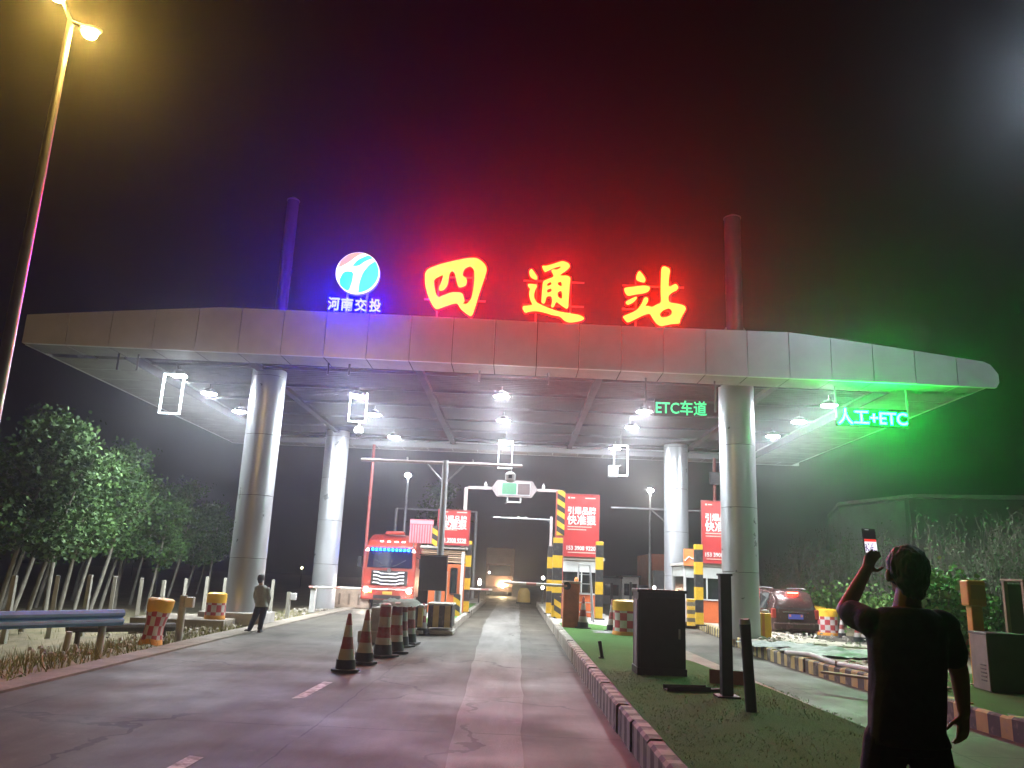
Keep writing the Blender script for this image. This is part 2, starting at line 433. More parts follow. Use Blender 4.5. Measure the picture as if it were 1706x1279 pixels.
# ================================================================== CANOPY
SOF = 7.7
canopy = thing('toll_canopy', 'wide flat toll station canopy clad in grey aluminium panels on round steel columns', 'canopy', (0, 0, 0))
FL, FR, RR, RL = (-14.5, yfront(-14.5)), (13.65, yfront(13.65)), (13.6, 39.9), (-14.5, 40.0)
tops = [(p.x, p.z) for p in (PF(30, 523), PF(210, 517), PF(370, 511.5), PF(660, 524), PF(1000, 541), PF(1320, 553.5), PF(1480, 577), PF(1600, 596), PF(1645, 603))]
tops[0] = (-14.5, tops[0][1]); 
tops += [(13.8, tops[-1][1]-.1), (14.05, tops[-1][1]-.45)]
def ztop(x):
    for (a, za), (b, zb) in zip(tops, tops[1:]):
        if a <= x <= b: return za + (zb-za)*(x-a)/(b-a)
    return tops[0][1] if x < 0 else SOF+.35
# front fascia: one panel per bay with an open joint between bays
m = MB(); nb = 23; x0, x1 = -14.5, 14.0; bw = (x1-x0)/nb; gp = .012
for k in range(nb):
    a, b = x0+bw*k+gp, x0+bw*(k+1)-gp
    xs = [a, (a+b)/2, b] if k < nb-1 else [a, a+.5, a+.8, a+1., a+1.12, b]
    top = [(x, yfront(x), ztop(x)) for x in xs]; bot = [(x, yfront(x), SOF if not (k == nb-1 and x > a+1.15) else SOF+.15) for x in xs]
    n = len(xs); th = .12
    vs = bot+top+[(p[0], p[1]+th, p[2]) for p in bot+top]
    fs = []
    for i in range(n-1):
        fs += [(i, i+1, n+i+1, n+i), (2*n+i, 3*n+i, 3*n+i+1, 2*n+i+1), (n+i, n+i+1, 3*n+i+1, 3*n+i), (i+1, i, 2*n+i, 2*n+i+1)]
    fs += [(0, n, 3*n, 2*n), (n-1, 3*n-1, 4*n-1, 2*n-1)]
    m.add(vs, fs)
m.build('fascia', CLAD, canopy)
m = MB()   # dark backing seen through the joints, roof deck and side fascias
for k in range(nb):
    a, b = x0+bw*k, x0+bw*(k+1)
    za, zb = ztop(a+.05)-.06, ztop(b-.1)-.06
    m.add([(a, yfront(a)+.125, SOF+.03), (b, yfront(b)+.125, SOF+.03), (b, yfront(b)+.125, zb), (a, yfront(a)+.125, za)], [(0, 1, 2, 3)])
m.build('fascia_backing', BLACK, canopy)
m = MB(); m.prismz([(-14.35, FL[1]+.2), (13.5, FR[1]+.2), (13.45, 39.7), (-14.35, 39.8)], 8.30, 8.42); m.build('roof_deck', DARKP, canopy)  # unseen roof slab, put in to block light
m = MB()
for s, x in ((-1, -14.5), (1, 13.6)):
    n = 14
    for k in range(n):
        ya, yb = 22.3 + (39.9-22.3)*k/n + gp + (.6 if (s > 0 and k == 0) else 0), 22.3 + (39.9-22.3)*(k+1)/n - gp
        m.box((x, (ya+yb)/2, SOF+.38), (.1, yb-ya, .76))
for k in range(nb):
    a, b = x0+bw*k+gp, x0+bw*(k+1)-gp; m.box(((a+b)/2, 39.95, SOF+.38), (b-a, .1, .76))
m.build('side_fascia', CLAD, canopy)
# perimeter soffit strips of flat panels
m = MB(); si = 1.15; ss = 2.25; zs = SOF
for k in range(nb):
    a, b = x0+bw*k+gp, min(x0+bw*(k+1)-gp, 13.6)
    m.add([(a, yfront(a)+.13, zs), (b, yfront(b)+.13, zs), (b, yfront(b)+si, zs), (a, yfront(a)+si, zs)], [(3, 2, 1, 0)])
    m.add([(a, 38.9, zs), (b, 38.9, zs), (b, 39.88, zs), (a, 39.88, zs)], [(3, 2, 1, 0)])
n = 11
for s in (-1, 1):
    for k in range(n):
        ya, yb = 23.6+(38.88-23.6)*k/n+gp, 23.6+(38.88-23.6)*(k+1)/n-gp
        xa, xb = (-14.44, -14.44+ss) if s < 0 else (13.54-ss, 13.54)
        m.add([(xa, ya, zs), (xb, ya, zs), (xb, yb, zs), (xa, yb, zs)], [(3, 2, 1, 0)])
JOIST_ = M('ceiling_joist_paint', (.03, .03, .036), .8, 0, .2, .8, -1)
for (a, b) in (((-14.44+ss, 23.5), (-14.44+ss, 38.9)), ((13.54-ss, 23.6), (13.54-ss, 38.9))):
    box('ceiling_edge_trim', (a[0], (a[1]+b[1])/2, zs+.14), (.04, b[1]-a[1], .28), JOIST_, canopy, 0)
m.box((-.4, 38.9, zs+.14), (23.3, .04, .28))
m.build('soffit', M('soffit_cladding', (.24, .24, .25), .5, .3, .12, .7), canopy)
# recessed dark linear ceiling with joists
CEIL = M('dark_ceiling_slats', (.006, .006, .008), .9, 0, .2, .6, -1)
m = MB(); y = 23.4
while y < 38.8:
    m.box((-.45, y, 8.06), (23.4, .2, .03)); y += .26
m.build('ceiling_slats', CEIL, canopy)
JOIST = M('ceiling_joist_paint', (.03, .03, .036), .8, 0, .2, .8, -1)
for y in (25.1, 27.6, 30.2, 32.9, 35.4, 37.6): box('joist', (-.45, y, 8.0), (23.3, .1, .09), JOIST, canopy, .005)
for x in (-8.57, -3.3, 2.4, 8.0): box('girder', (x, 31.2, 7.97), (.24, 15.1, .14), JOIST, canopy, .005)
def column(x, y, zb, r=.55):
    m = MB(); z = zb; 
    while z < 8.0:
        z1 = min(z+1.95, 8.04); m.lathe([(r-.02, z), (r, z+.004), (r, z1-.018), (r-.02, z1-.014)], 40, 0, (x, y, 0)); m.lathe([(r-.022, z1-.02), (r-.022, z1+.006)], 32, 1, (x, y, 0)); z = z1
    c = m.build('column', [STEEL, BLACK], canopy, True)
    return c
cols = {'a': (P(408, 980, 25.7).x, 25.7), 'b': (P(1234, 980, 25.2).x, 25.2), 'c': (P(541, 960, 37.2).x, 37.2), 'd': (P(1127, 930, 37.2).x, 37.2)}
for k, zb in (('a', .0), ('b', .2), ('c', -.03), ('d', .1)): column(*cols[k], zb)
for k, (px, py0, pyt, r) in {'a': (478, 500, 335, .2), 'b': (1224, 540, 365, .27)}.items():
    x, y = cols[k]; x = P(px-8 if k == 'a' else px, py0, y).x; zt = P(px, pyt, y).z
    mast = tube('mast', [(x, y, 8.3), (x, y, zt)], r, M('mast_paint', (.13, .13, .13), .5, .3, .15, 1), canopy, 28)
    m = MB(); m.lathe([(r+.02, 0), (r+.02, .04), (r*.4, .14)], 24, 0, (x, y, zt)); m.build('mast_cap', GALV, mast, True)
    for s in (-1, 1):
        tube('mast_brace', [(x+s*r, y, 10.0 if k == 'b' else 9.6), (x+s*(r+.9), y-.2, 8.42)], .035, GALV, mast, 8)
for px in (197, 230, 548, 583, 800, 914, 1076, 1190, 1388, 1505):
    a = PF(px, 600, .75); a = Vector((a.x, yfront(a.x)+.75, SOF))
    tube('sign_hanger', [(a.x, a.y, SOF+.05), (a.x, a.y, SOF-(.5 if px < 260 else .95 if px > 1060 else .35))], .03, BLACK if px < 1300 else GALV, canopy, 8)

# ================================================================== LIT SIGNS
def zoomed(pts, ox, oy, s=4.739): return [(x/s+ox, y/s+oy) for x, y in pts]
def glyph(splines, off, depth):
    """outline in photo pixels -> real outline on the plane of the canopy front; returns mesh in local coords and its anchor"""
    pts = [[PF(px, py, off) for px, py in s] for s in splines]
    ax = sum(p.x for s in pts for p in s)/sum(len(s) for s in pts); az = min(p.z for s in pts for p in s)
    me = curve_mesh([[(p.x-ax, p.z-az) for p in s] for s in pts], depth, 'character')
    return me, Vector((ax, yfront(ax)+off, az))
SI = [smooth_curve(zoomed([(985, 330), (1100, 285), (1230, 255), (1340, 235), (1400, 240), (1450, 275), (1478, 320), (1455, 400), (1420, 500), (1390, 600), (1355, 705), (1300, 665), (1265, 635), (1240, 588), (1175, 605), (1120, 625), (1075, 640), (1045, 610), (1010, 540), (985, 450)], 500, 380)),
      smooth_curve(zoomed([(1055, 400), (1130, 362), (1125, 400), (1088, 490), (1130, 490), (1165, 450), (1180, 350), (1200, 335), (1220, 350), (1235, 420), (1250, 470), (1310, 455), (1320, 400), (1280, 375), (1295, 320), (1340, 298), (1370, 320), (1378, 380), (1370, 480), (1350, 560), (1320, 600), (1275, 598), (1300, 580), (1285, 510), (1200, 505), (1130, 530), (1090, 548), (1070, 510), (1058, 450)], 500, 380))]
TONG = [smooth_curve(zoomed(p, 840, 400)) for p in (
    [(215, 222), (245, 260), (265, 300), (250, 312), (205, 288), (195, 245)],
    [(295, 200), (330, 205), (400, 185), (460, 165), (510, 185), (522, 210), (490, 240), (455, 262), (435, 282), (500, 282), (525, 300), (518, 350), (510, 450), (505, 550), (450, 515), (410, 480), (395, 525), (368, 530), (380, 470), (372, 440), (335, 440), (325, 490), (310, 500), (292, 490), (298, 400), (305, 325), (340, 310), (392, 290), (385, 265), (370, 240), (385, 232), (418, 235), (450, 215), (440, 205), (400, 215), (345, 240), (318, 252)],
    [(338, 342), (368, 325), (376, 350), (340, 365)], [(338, 388), (372, 376), (376, 405), (338, 418)],
    [(422, 332), (452, 325), (456, 368), (424, 356)], [(422, 408), (455, 396), (458, 468), (424, 450)],
    [(185, 345), (215, 345), (255, 350), (260, 365), (240, 400), (235, 450), (255, 490), (300, 515), (360, 540), (430, 565), (520, 580), (600, 595), (638, 620), (600, 640), (520, 652), (480, 640), (440, 600), (380, 590), (320, 570), (250, 555), (200, 560), (165, 572), (145, 540), (145, 520), (200, 515), (225, 510), (205, 470), (195, 420), (205, 380), (190, 365)])]
ZHAN = [smooth_curve(zoomed(p, 840, 400)) for p in (
    [(1065, 240), (1095, 270), (1118, 310), (1110, 332), (1085, 328), (1042, 312), (1045, 270)],
    [(945, 375), (1000, 370), (1060, 362), (1120, 358), (1155, 375), (1140, 405), (1100, 418), (1040, 425), (975, 438), (955, 410)],
    [(958, 485), (1000, 462), (1040, 445), (1052, 455), (1020, 490), (980, 508), (965, 500)],
    [(1105, 450), (1138, 455), (1135, 490), (1110, 520), (1140, 520), (1165, 530), (1200, 510), (1240, 495), (1235, 400), (1238, 300), (1240, 215), (1265, 208), (1312, 230), (1300, 300), (1295, 375), (1350, 345), (1372, 365), (1368, 395), (1330, 410), (1295, 440), (1298, 495), (1370, 505), (1420, 520), (1435, 545), (1410, 590), (1385, 640), (1385, 660), (1330, 660), (1275, 670), (1240, 680), (1205, 660), (1175, 620), (1150, 575), (1100, 590), (1040, 620), (975, 650), (950, 620), (935, 600), (1000, 575), (1050, 550), (1085, 500)],
    [(1225, 590), (1250, 555), (1300, 535), (1325, 555), (1320, 590), (1280, 610), (1240, 612)])]
RED_L = E('red_neon_letter', (1, .0085, .0012), 125)
RED_S = E('red_letter_return', (1, .003, .001), 2.2)
for nm, gl, lab in (('si', SI, 'glowing red and yellow calligraphic character 四, first of the station name'),
                    ('tong', TONG, 'glowing red and yellow calligraphic character 通, middle of the station name'),
                    ('zhan', ZHAN, 'glowing red and yellow calligraphic character 站, last of the station name')):
    me, an = glyph(gl, .35, .06); 
    t = thing('sign_character', lab, 'sign letter', an, group='red characters on the canopy roof')
    me.materials.append(RED_L); link('lit_face', me, t)
    me2 = curve_mesh([[(v[0], v[1]) for v in s] for s in [[(PF(px, py, .35).x-an.x, PF(px, py, .35).z-an.z) for px, py in sp] for sp in gl]], .16, 'letter_return')
    me2.materials.append(RED_S); o = link('letter_return', me2, t); o.location = (0, .115, 0)
    xs = [v.co.x for v in me.vertices]; zz = [v.co.z for v in me.vertices]
    m = MB(); zb = 8.42-an.z
    for fx in (.22, .78):
        x = min(xs)+(max(xs)-min(xs))*fx
        m.box((x, .26, (zb+max(zz)*.8)/2), (.05, .05, max(zz)*.8-zb)); m.box((x, .6, zb+.3), (.04, .9, .04), 0, Matrix.Rotation(-.6, 3, 'X'))
    m.box(((min(xs)+max(xs))/2, .23, max(zz)*.3), (max(xs)-min(xs), .04, .05)); m.box(((min(xs)+max(xs))/2, .23, max(zz)*.7), (max(xs)-min(xs), .04, .05))
    m.build('support_frame', GALV, t)
# emblem
ec = PF(596, 455, .35); er = (PF(632.5, 455, .35).x - PF(559.5, 455, .35).x)/2
em = thing('emblem_sign', 'round illuminated emblem with white forked road over cyan and pale orange', 'emblem', (ec.x, yfront(ec.x)+.35, ec.z-er))
def eloc(pts): 
    return [((PF(px, py, .35).x-ec.x), (PF(px, py, .35).z-ec.z+er)) for px, py in zoomed(pts, 500, 380)]
circ = [(er*cos(2*pi*k/48), er+er*sin(2*pi*k/48)) for k in range(48)]
me = curve_mesh([circ], .1, 'disc'); me.materials.append(E('emblem_white', (1, .97, .95), 1.6)); link('disc', me, em)
CY_ = E('emblem_cyan', (.02, .72, 1.), 2.0); OR_ = E('emblem_orange', (1., .50, .30), 1.15)
def clipc(poly):
    out = []
    for x, z in poly:
        d = Vector((x, z-er)); 
        if d.length > er*.97: d = d.normalized()*er*.97
        out.append((d.x, d.y+er))
    return out
arc = [(456+200*cos(a), 353-200*sin(a)) for a in [radians(t) for t in range(30, -91, -10)]]
for pts, mt in ((arc+[(462, 500), (472, 430), (500, 355), (550, 295), (612, 262)], CY_),
                ([(312, 415), (335, 365), (362, 345), (425, 350), (415, 420), (388, 498), (350, 500), (318, 450)], CY_),
                ([(415, 302), (460, 255), (530, 225), (575, 212), (592, 238), (520, 265), (470, 300), (440, 305)], CY_),
                ([(300, 320), (330, 250), (390, 200), (440, 180), (520, 192), (450, 225), (385, 275)], OR_)):
    me = curve_mesh([clipc(smooth_curve(eloc(pts), 1))], .03, 'emblem_shape'); me.materials.append(mt)
    o = link('emblem_field', me, em); o.location = (0, -.055, 0)
m = MB(); m.lathe([(er*.99, 0), (er*1.0, .12)], 48); o = m.build('emblem_rim', E('emblem_blue_rim', (.15, .2, 1), .9), em); o.rotation_euler = (-pi/2, 0, 0); o.location = (0, .06, er)
m = MB()
for x in (-.3, .3): m.box((x, .24, (8.42-ec.z+er+er*1.4)/2), (.06, .06, er*1.4-(8.42-ec.z+er)))
m.build('support_frame', GALV, em)
BLUE_L = E('blue_white_letter', (.0011, .0012, 1.0), 720)
tc = PF(590, 506, .3)
for ch, px, lab in (('河', 558, 'first'), ('南', 580, 'second'), ('交', 603, 'third'), ('投', 627, 'last')):
    a = PF(px-10 if ch != '河' else px-19, 517+(px-590)*.03, .3); b = PF(px+13, 495+(px-590)*.04, .3)
    w = .35
    c = PF(px-2, 507+(px-590)*.042, .3)
    t = thing('sign_character', 'small blue white glowing character %s, %s of four beneath the emblem' % (ch, lab), 'sign letter', (c.x, yfront(c.x)+.3, c.z-.2), group='small characters under the emblem')
    text('lit_face', ch, .345, .40, BLUE_L, t, (0, 0, .2), .06, .012)
    z0 = 8.42-(c.z-.2)
    m = MB(); m.box((0, .12, (z0+.35)/2), (.03, .03, .35-z0)); m.build('support_post', GALV, t)

# hanging green lane signs
def lane_text_sign(s, pxl, pxr, pyl, pyr, hpx, mat, label, off=.75):
    a, b = PF(pxl, pyl, off), PF(pxr, pyr, off); c = (a+b)/2; h = PF(pxl, pyl-hpx/2, off).z-PF(pxl, pyl+hpx/2, off).z
    z = c.z
    t = thing('lane_sign', label, 'lane sign', (c.x, yfront(c.x)+off, z-h*.75), group='green lane name signs')
    w = b.x-a.x
    text('lit_lettering', s, w, h, mat, t, (0, -.085, h*.75), .02, .012)
    box('sign_box', (0, 0, h*.75), (w*1.04, .08, h*1.16), SIGNB, t, .015)
    return t
GRN = E('green_led_dim', (.015, .9, .30), 1.35)
GRNB = E('green_led_bright', (.0012, 1., .06), 640)
lane_text_sign('ETC车道', 1092, 1176, 677, 683, 24, GRN, 'hanging lane sign with dim green letters ETC车道')
lane_text_sign('人工+ETC', 1395, 1508, 694, 698, 26, GRNB, 'hanging lane sign with dazzling green white letters 人工+ETC')

# downlights
LAMP = E('white_led_lens', (.90, .96, 1.), 1200)
rows = [('far left', -11.3, (25.4, 28.05, 31.3)), ('second from left', -5.8, (27.5, 30.8, 36.)), ('middle', -.71, (26.6, 31., 36.4)), ('second from right', 4.4, (28.2, 31.3, 36.75)), ('far right', 10.2, (26., 28.9, 32.))]
proto = None
for rn, x, ys in rows:
    for dn, y in zip(('nearest', 'middle', 'farthest'), ys):
        lab = '%s bright white downlight in the %s row under the canopy' % (dn, rn)
        if proto is None:
            proto = thing('downlight', lab, 'ceiling light', (x, y, 7.68), group='white downlights under the canopy')
            m = MB(); m.lathe([(.16, .0), (.262, .0), (.262, .02), (.17, .05), (.17, .16), (.06, .2), (.03, .21), (.03, .36)], 20); m.build('lamp_housing', BLACK, proto, True)
            m = MB(); m.lathe([(.06, -.045), (.25, -.001)], 20); m.build('lamp_lens', LAMP, proto)
        else: dup(proto, (x, y, 7.68), 0, lab)
# ================================================================== HANGING SIGNALS, GANTRIES
RIM = E('white_led_rim', (.85, .93, 1.), 5)
def lane_signal(px, py0, py1, wpx, Y, label, cam=None):
    c = P(px, (py0+py1)/2, Y); h = (py1-py0)/F*Y*1.03; w = wpx/F*Y
    t = thing('light_frame', label, 'light frame', (c.x, Y, c.z-h/2), group='glowing open frames under the canopy')
    m = MB(); m.box((0, .03, h), (w, .06, .04)); m.build('top_bar', GALV, t)
    m = MB(); r = .035
    m.box((-w/2+r/2, -.03, h/2), (r, .1, h)); m.box((w/2-r/2, -.03, h/2), (r, .1, h)); m.box((0, -.03, r/2), (w-2*r, .1, r)); m.box((0, -.03, h-r/2), (w-2*r, .1, r))
    m.build('lit_rim', RIM, t)
    tube('hanger', [(0, .06, h), (0, .06, 8.0-(c.z-h/2))], .03, BLACK, t, 8)
    return c, w, h
lane_signal(287, 622, 690, 36, 25.0, 'large open rectangular frame of glowing white tube at the far left of the canopy')
c2, w2, h2 = lane_signal(597, 646, 703, 30, 28.6, 'open glowing white frame hanging above a dome camera')
c3, w3, h3 = lane_signal(842, 734, 780, 24, 35.0, 'open glowing white frame over the middle lane')
c4, w4, h4 = lane_signal(1034, 742, 792, 24, 33.5, 'open glowing white frame left of the rear right column')
t = thing('dome_camera', 'white dome camera below a glowing open frame', 'camera', P(597, 723, 28.6))
m = MB(); m.lathe([(.10, 0), (.17, .06), (.18, .16), (.12, .26), (.05, .28)], 20); m.build('camera_body', WHITE, t, True)
m = MB(); m.ell((0, 0, 0), (.11, .11, .1)); m.build('camera_dome', GLASS('dome_glass'), t, True)
tube('bracket', [(0, 0, .28), (0, .0, .45)], .035, WHITE, t)
t = thing('junction_box', 'grey box fixed beside the glowing frame left of the rear right column', 'box', P(1021, 795, 33.5))
box('box_body', (0, 0, .25), (.42, .3, .48), GALV, t, .02); box('box_lid', (0, -.17, .25), (.36, .03, .42), WHITE, t, .01)
tube('bracket', [(.1, .16, .4), (.35, .16, .55)], .025, GALV, t, 8)

# camera pole with a cross arm on the left island
b = P(728, 1012, 26.6); b.z = LZ
t = thing('camera_pole', 'grey T shaped pole with long cross arm beside the left booth', 'pole', b)
L, Rr = P(602, 767, 26.6)-b, P(870, 782, 26.6)-b; top = P(735, 771, 26.6)-b
zt = top.z; xo = top.x
tube('pole', [(0, 0, 0), (0, 0, zt+.08)], [.11, .10], GALV, t, 16)
tube('cross_arm', [(L.x, 0, zt), (Rr.x, 0, zt)], .055, PINKW, t)
for s in (-1, 1): tube('brace', [(s*.08, 0, zt-.62), (s*.62, 0, zt-.05)], .03, GALV, t, 8)
for x in (-1.3, .9): box('camera_mount', (x, 0, zt+.1), (.05, .12, .1), WHITE, t, .01)
box('base_plate', (0, 0, .02), (.4, .4, .04), GALV, t, .008)
q = P(850, 797, 26.6)
t = thing('dome_camera', 'white dome camera hanging from the cross arm of the T pole', 'camera', (q.x, q.y, q.z-.12))
m = MB(); m.lathe([(.09, 0), (.17, .05), (.18, .26), (.1, .33), (.04, .34)], 20); m.build('camera_body', WHITE, t, True)
m = MB(); m.box((0, -.18, .17), (.12, .02, .12)); m.build('camera_lens', DARKP, t)
tube('bracket', [(0, 0, .34), (0, 0, .46)], .04, WHITE, t, 8)

# message sign portal over the middle lane
Y = 34.6; lft, rgt = P(777, 812, Y), P(936, 818, Y); zt = (lft.z+rgt.z)/2
t = thing('message_portal', 'pinkish white portal frame carrying a hexagonal green message sign', 'sign gantry', ((lft.x+rgt.x)/2, Y, LZ))
hw = (rgt.x-lft.x)/2; zt -= LZ
box('portal_post', (-hw, 0, zt/2), (.15, .15, zt), PINKW, t); box('portal_post', (hw, 0, zt/2), (.15, .15, zt), PINKW, t)
box('portal_beam', (0, 0, zt-.0), (2*hw-.16, .12, .12), PINKW, t)
cx = P(857, 816, Y).x-(lft.x+rgt.x)/2; w = 1.0; h = .36
m = MB(); m.prism([(cx-w, zt), (cx-w+.25, zt-h), (cx+w-.25, zt-h), (cx+w, zt), (cx+w-.25, zt+h), (cx-w+.25, zt+h)], -.22, -.07); hx = m.build('message_sign', SIGNW, t, bevel=.02)
box('display_frame', (cx, -.235, zt), (1.36, .03, .56), GALV, hx, .01)
box('green_display', (cx-.22, -.255, zt), (.62, .02, .48), E('green_display', (.02, .60, .24), .8), hx, 0)
box('dark_display', (cx+.4, -.255, zt), (.52, .02, .48), M('display_off', (.09, .06, .06), .35), hx, 0)
m = MB()
for x in (-.28, .28): m.box((cx+x, -.14, zt-h-.1), (.06, .06, .2))
m.box((cx, -.14, zt-h-.2), (.62, .06, .06)); m.build('under_bracket', WHITE, hx)
for x in (-1.25, 1.25):
    m = MB(); m.lathe([(.07, .06), (.075, .16), (.03, .24), (.02, .3)], 12, 0, (cx+x, 0, zt)); m.build('camera_head', WHITE, t, True)

# single arm pole behind the middle booth and another T pole by the rear right column
Y = 38; bp = P(915, 990, Y); bp.z = IZ; zt = P(915, 866, Y).z-IZ; ax = P(822, 861, Y).x-bp.x
t = thing('arm_pole', 'thin pole with one long horizontal arm at the left of the middle booth', 'pole', bp)
tube('pole', [(0, 0, 0), (0, 0, zt+.15)], .07, PINKW, t); tube('arm', [(0, 0, zt), (ax, 0, zt+.02)], [.05, .035], GALV, t)
for x in (-1.2, -1.55): box('sensor', (x, 0, zt+.07), (.12, .1, .08), WHITE, t, .02)
tube('gusset', [(0, 0, zt-.12), (-.3, 0, zt)], .025, GALV, t, 8)
Y = 41; bp = P(1128, 990, Y); bp.z = -.02; zt = P(1128, 849, Y).z; a, b_ = P(1018, 843, Y).x-bp.x, P(1168, 856, Y).x-bp.x
t = thing('camera_pole', 'grey T shaped pole whose arm passes behind the rear right column', 'pole', bp)
tube('pole', [(0, 0, 0), (0, 0, zt)], .1, GALV, t); tube('cross_arm', [(a, 0, zt), (b_, 0, zt)], .055, GALV, t); tube('brace', [(0, 0, zt-1.1), (-1.25, 0, zt-.05)], .045, GALV, t, 8)

# thin frame left of the booth, red pipes
Y = 54; l, r = P(661, 845, Y), P(794, 853, Y); z = (l.z+r.z)/2
t = thing('height_frame', 'thin grey height limit frame standing behind the lorry', 'frame', ((l.x+r.x)/2, Y, -.02))
hw = (r.x-l.x)/2
for s in (-1, 1): tube('frame_post', [(s*hw, 0, 0), (s*hw, 0, z)], .11, GALV, t)
tube('frame_beam', [(-hw, 0, z), (hw, 0, z)], .07, GALV, t)
RP = M('dull_red_pipe', (.28, .06, .055), .5)
for (px, py, lab) in ((612, 880, 'tall dull red pipe rising to the canopy behind the lorry'), (1191, 842, 'tall dull red pipe rising to the canopy behind the right billboard')):
    b = P(px, py, 38.6); t = thing('red_pipe', lab, 'pipe', (b.x, 38.6, -.02), group='red pipes at the canopy rear')
    tube('pipe', [(0, 0, 0), (0, 0, 7.72)], .075, RP, t)
    for z in (2.5, 5.1): m = MB(); m.lathe([(.1, 0), (.1, .1)], 12, 0, (0, 0, z)); m.build('pipe_collar', RP, t)
b = P(1195, 795, 37.8)
t = thing('junction_box', 'dark box mounted high on the right red pipe', 'box', (b.x, 38.3, b.z-.3)); box('box_body', (0, 0, .3), (.5, .3, .6), BLACK, t, .02); box('box_lid', (0, -.165, .3), (.42, .02, .5), DARKP, t, .01)

# ================================================================== BILLBOARDS AND BOOTHS
BOARD = M('red_printed_board', (.36, .03, .03), .35, 0, .08, 1.2)
PRINT = M('white_print', (.68, .66, .64), .5, 0, .05, 4)
def billboard(loc, label, w=1.42, h=2.5):
    t = thing('billboard', label, 'billboard', loc, group='red advertising boards on booth roofs')
    box('panel', (0, 0, h/2), (w, .1, h), BOARD, t, .008)
    m = MB(); r = .03
    for x in (-w/2, w/2): m.box((x, -.01, h/2), (r, .14, h+r))
    for z in (0, h): m.box((0, -.01, z), (w-r, .14, r))
    m.build('frame', M('board_frame', (.3, .06, .06), .4, .3), t)
    text('headline', '引爆品牌', w*.8, .31, PRINT, t, (0, -.06, h*.735), .01, .012)
    text('headline', '快准狠', w*.82, .40, PRINT, t, (0, -.06, h*.585), .01, .014)
    text('phone_number', '153 3908 9220', w*.82, .17, PRINT, t, (0, -.06, h*.135), .01, .02)
    random.seed(5)
    for z, x0, x1 in ((.475, -.4, .28), (.43, -.4, .1), (.065, -.38, .4)):
        x = x0*w; m = MB()
        while x < x1*w: d = random.uniform(.03, .07); m.box((x+d/2, -.055, z*h), (d*.8, .012, .035)); x += d
        m.build('small_print', M('faint_print', (.7, .5, .42), .5), t)
    m = MB(); m.box((-.37*w, -.055, .94*h), (.07, .012, .07)); m.box((-.26*w, -.055, .94*h), (.16, .012, .04)); m.box((.24*w, -.055, .94*h), (.42, .012, .035)); m.build('header_print', MATS['faint_print'], t)
    m = MB()
    for x in (-w*.35, w*.35): m.box((x, .12, -.08+h*.3), (.05, .05, h*.6+.2))
    m.build('board_leg', GALV, t)
    return t
# middle booth
Y = 33.0; c = P(968, 1000, Y); BW = 1.72
def booth(x, y, z, label, w=1.72, d=2.6, h=2.2):
    t = thing('toll_booth', label, 'toll booth', (x, y, z))
    box('lower_panel', (0, d/2, .43), (w-.06, d, .86), ORANGE, t, .02)
    box('upper_panel', (0, d/2, 1.98), (w-.06, d, .42), M('booth_white', (.48, .5, .48), .45, 0, .12, 2), t, .02)
    m = MB()
    for sx in (-1, 1):
        for yy in (.04, d-.04): m.box((sx*(w/2-.045), yy, h/2), (.09, .09, h))
    m.build('corner_post', WHITE, t, bevel=.008)
    box('window', (0, d/2, 1.32), (w-.14, d-.1, .9), GLASS('booth_glass', (.012, .016, .016), .08), t, 0)
    m = MB(); m.box((0, -.0, 1.33), (.05, .05, .9)); m.box((0, -.005, .89), (w-.2, .06, .05)); m.box((0, -.005, 1.75), (w-.2, .06, .04)); m.build('window_frame', WHITE, t)
    box('roof', (0, d/2, h+.05), (w+.12, d+.12, .12), M('booth_roof', (.5, .46, .42), .5), t, .02)
    return t
bt = booth(c.x, Y, IZ, 'white and orange toll booth behind the open ladder on the middle island')
zb = IZ+2.33
b = P(968, 900, Y-.02)
billboard((b.x, Y-.05, zb), 'red billboard over the middle booth, fully visible with its phone number')
# right booth
Y2 = 33.2; x2 = P(1176, 1000, Y2).x
b2 = booth(x2+.05, Y2, .25, 'white and orange toll booth behind the front right column', 1.85)
m = MB(); m.prism([(-.95, 2.2), (-.28, 2.2), (-.28, 2.86), (-.95, 2.86)], -.16, -.08); sg = m.build('orange_sign', M('orange_sign_face', (.7, .2, .06), .4), b2)
m = MB(); m.tube([(-.9, -.17, 2.38), (-.75, -.17, 2.55), (-.6, -.17, 2.46), (-.45, -.17, 2.58), (-.33, -.17, 2.44)], .03, 8); m.build('white_wave', WHITE, sg)
b = P(1198, 900, Y2-.05); billboard((b.x, Y2-.08, 2.58), 'red billboard half hidden behind the front right column')
# left booth
Y3 = 33.0; x3 = P(733, 1000, Y3).x; w = 1.75
t = thing('toll_booth', 'orange toll booth with louvred beige top on the left island', 'toll booth', (x3, Y3, LZ))
box('lower_panel', (0, 1.3, .95), (w, 2.6, 1.9), ORANGE, t, .02)
m = MB()
for k in range(6): m.box((0, 1.3, 2.0+k*.085), (w-.04*(k % 2), 2.6-.1*(k % 2), .05))
m.build('louvre_band', M('beige_louvre', (.55, .36, .24), .5), t)
box('roof', (0, 1.3, 2.55), (w+.14, 2.7, .1), MATS['booth_roof'], t, .02)
box('corner_post', (w/2-.05, -.02, 1.2), (.12, .08, 2.4), WHITE, t)
f = box('window', (.5, -.012, 1.25), (.22, .05, .95), GLASS('booth_glass'), t, 0)
m = MB(); m.box((.37, -.02, 1.25), (.03, .07, 1.)); m.box((.63, -.02, 1.25), (.03, .07, 1.)); m.box((.5, -.02, 1.76), (.23, .07, .03)); m.box((.5, -.02, .74), (.23, .07, .03)); m.build('window_frame', BLACK, f)
b = P(756, 880, Y3); billboard((b.x, Y3-.06, LZ+2.66), 'red billboard over the left booth, partly behind the T pole', 1.3, 1.4).scale = (1, 1, 1)
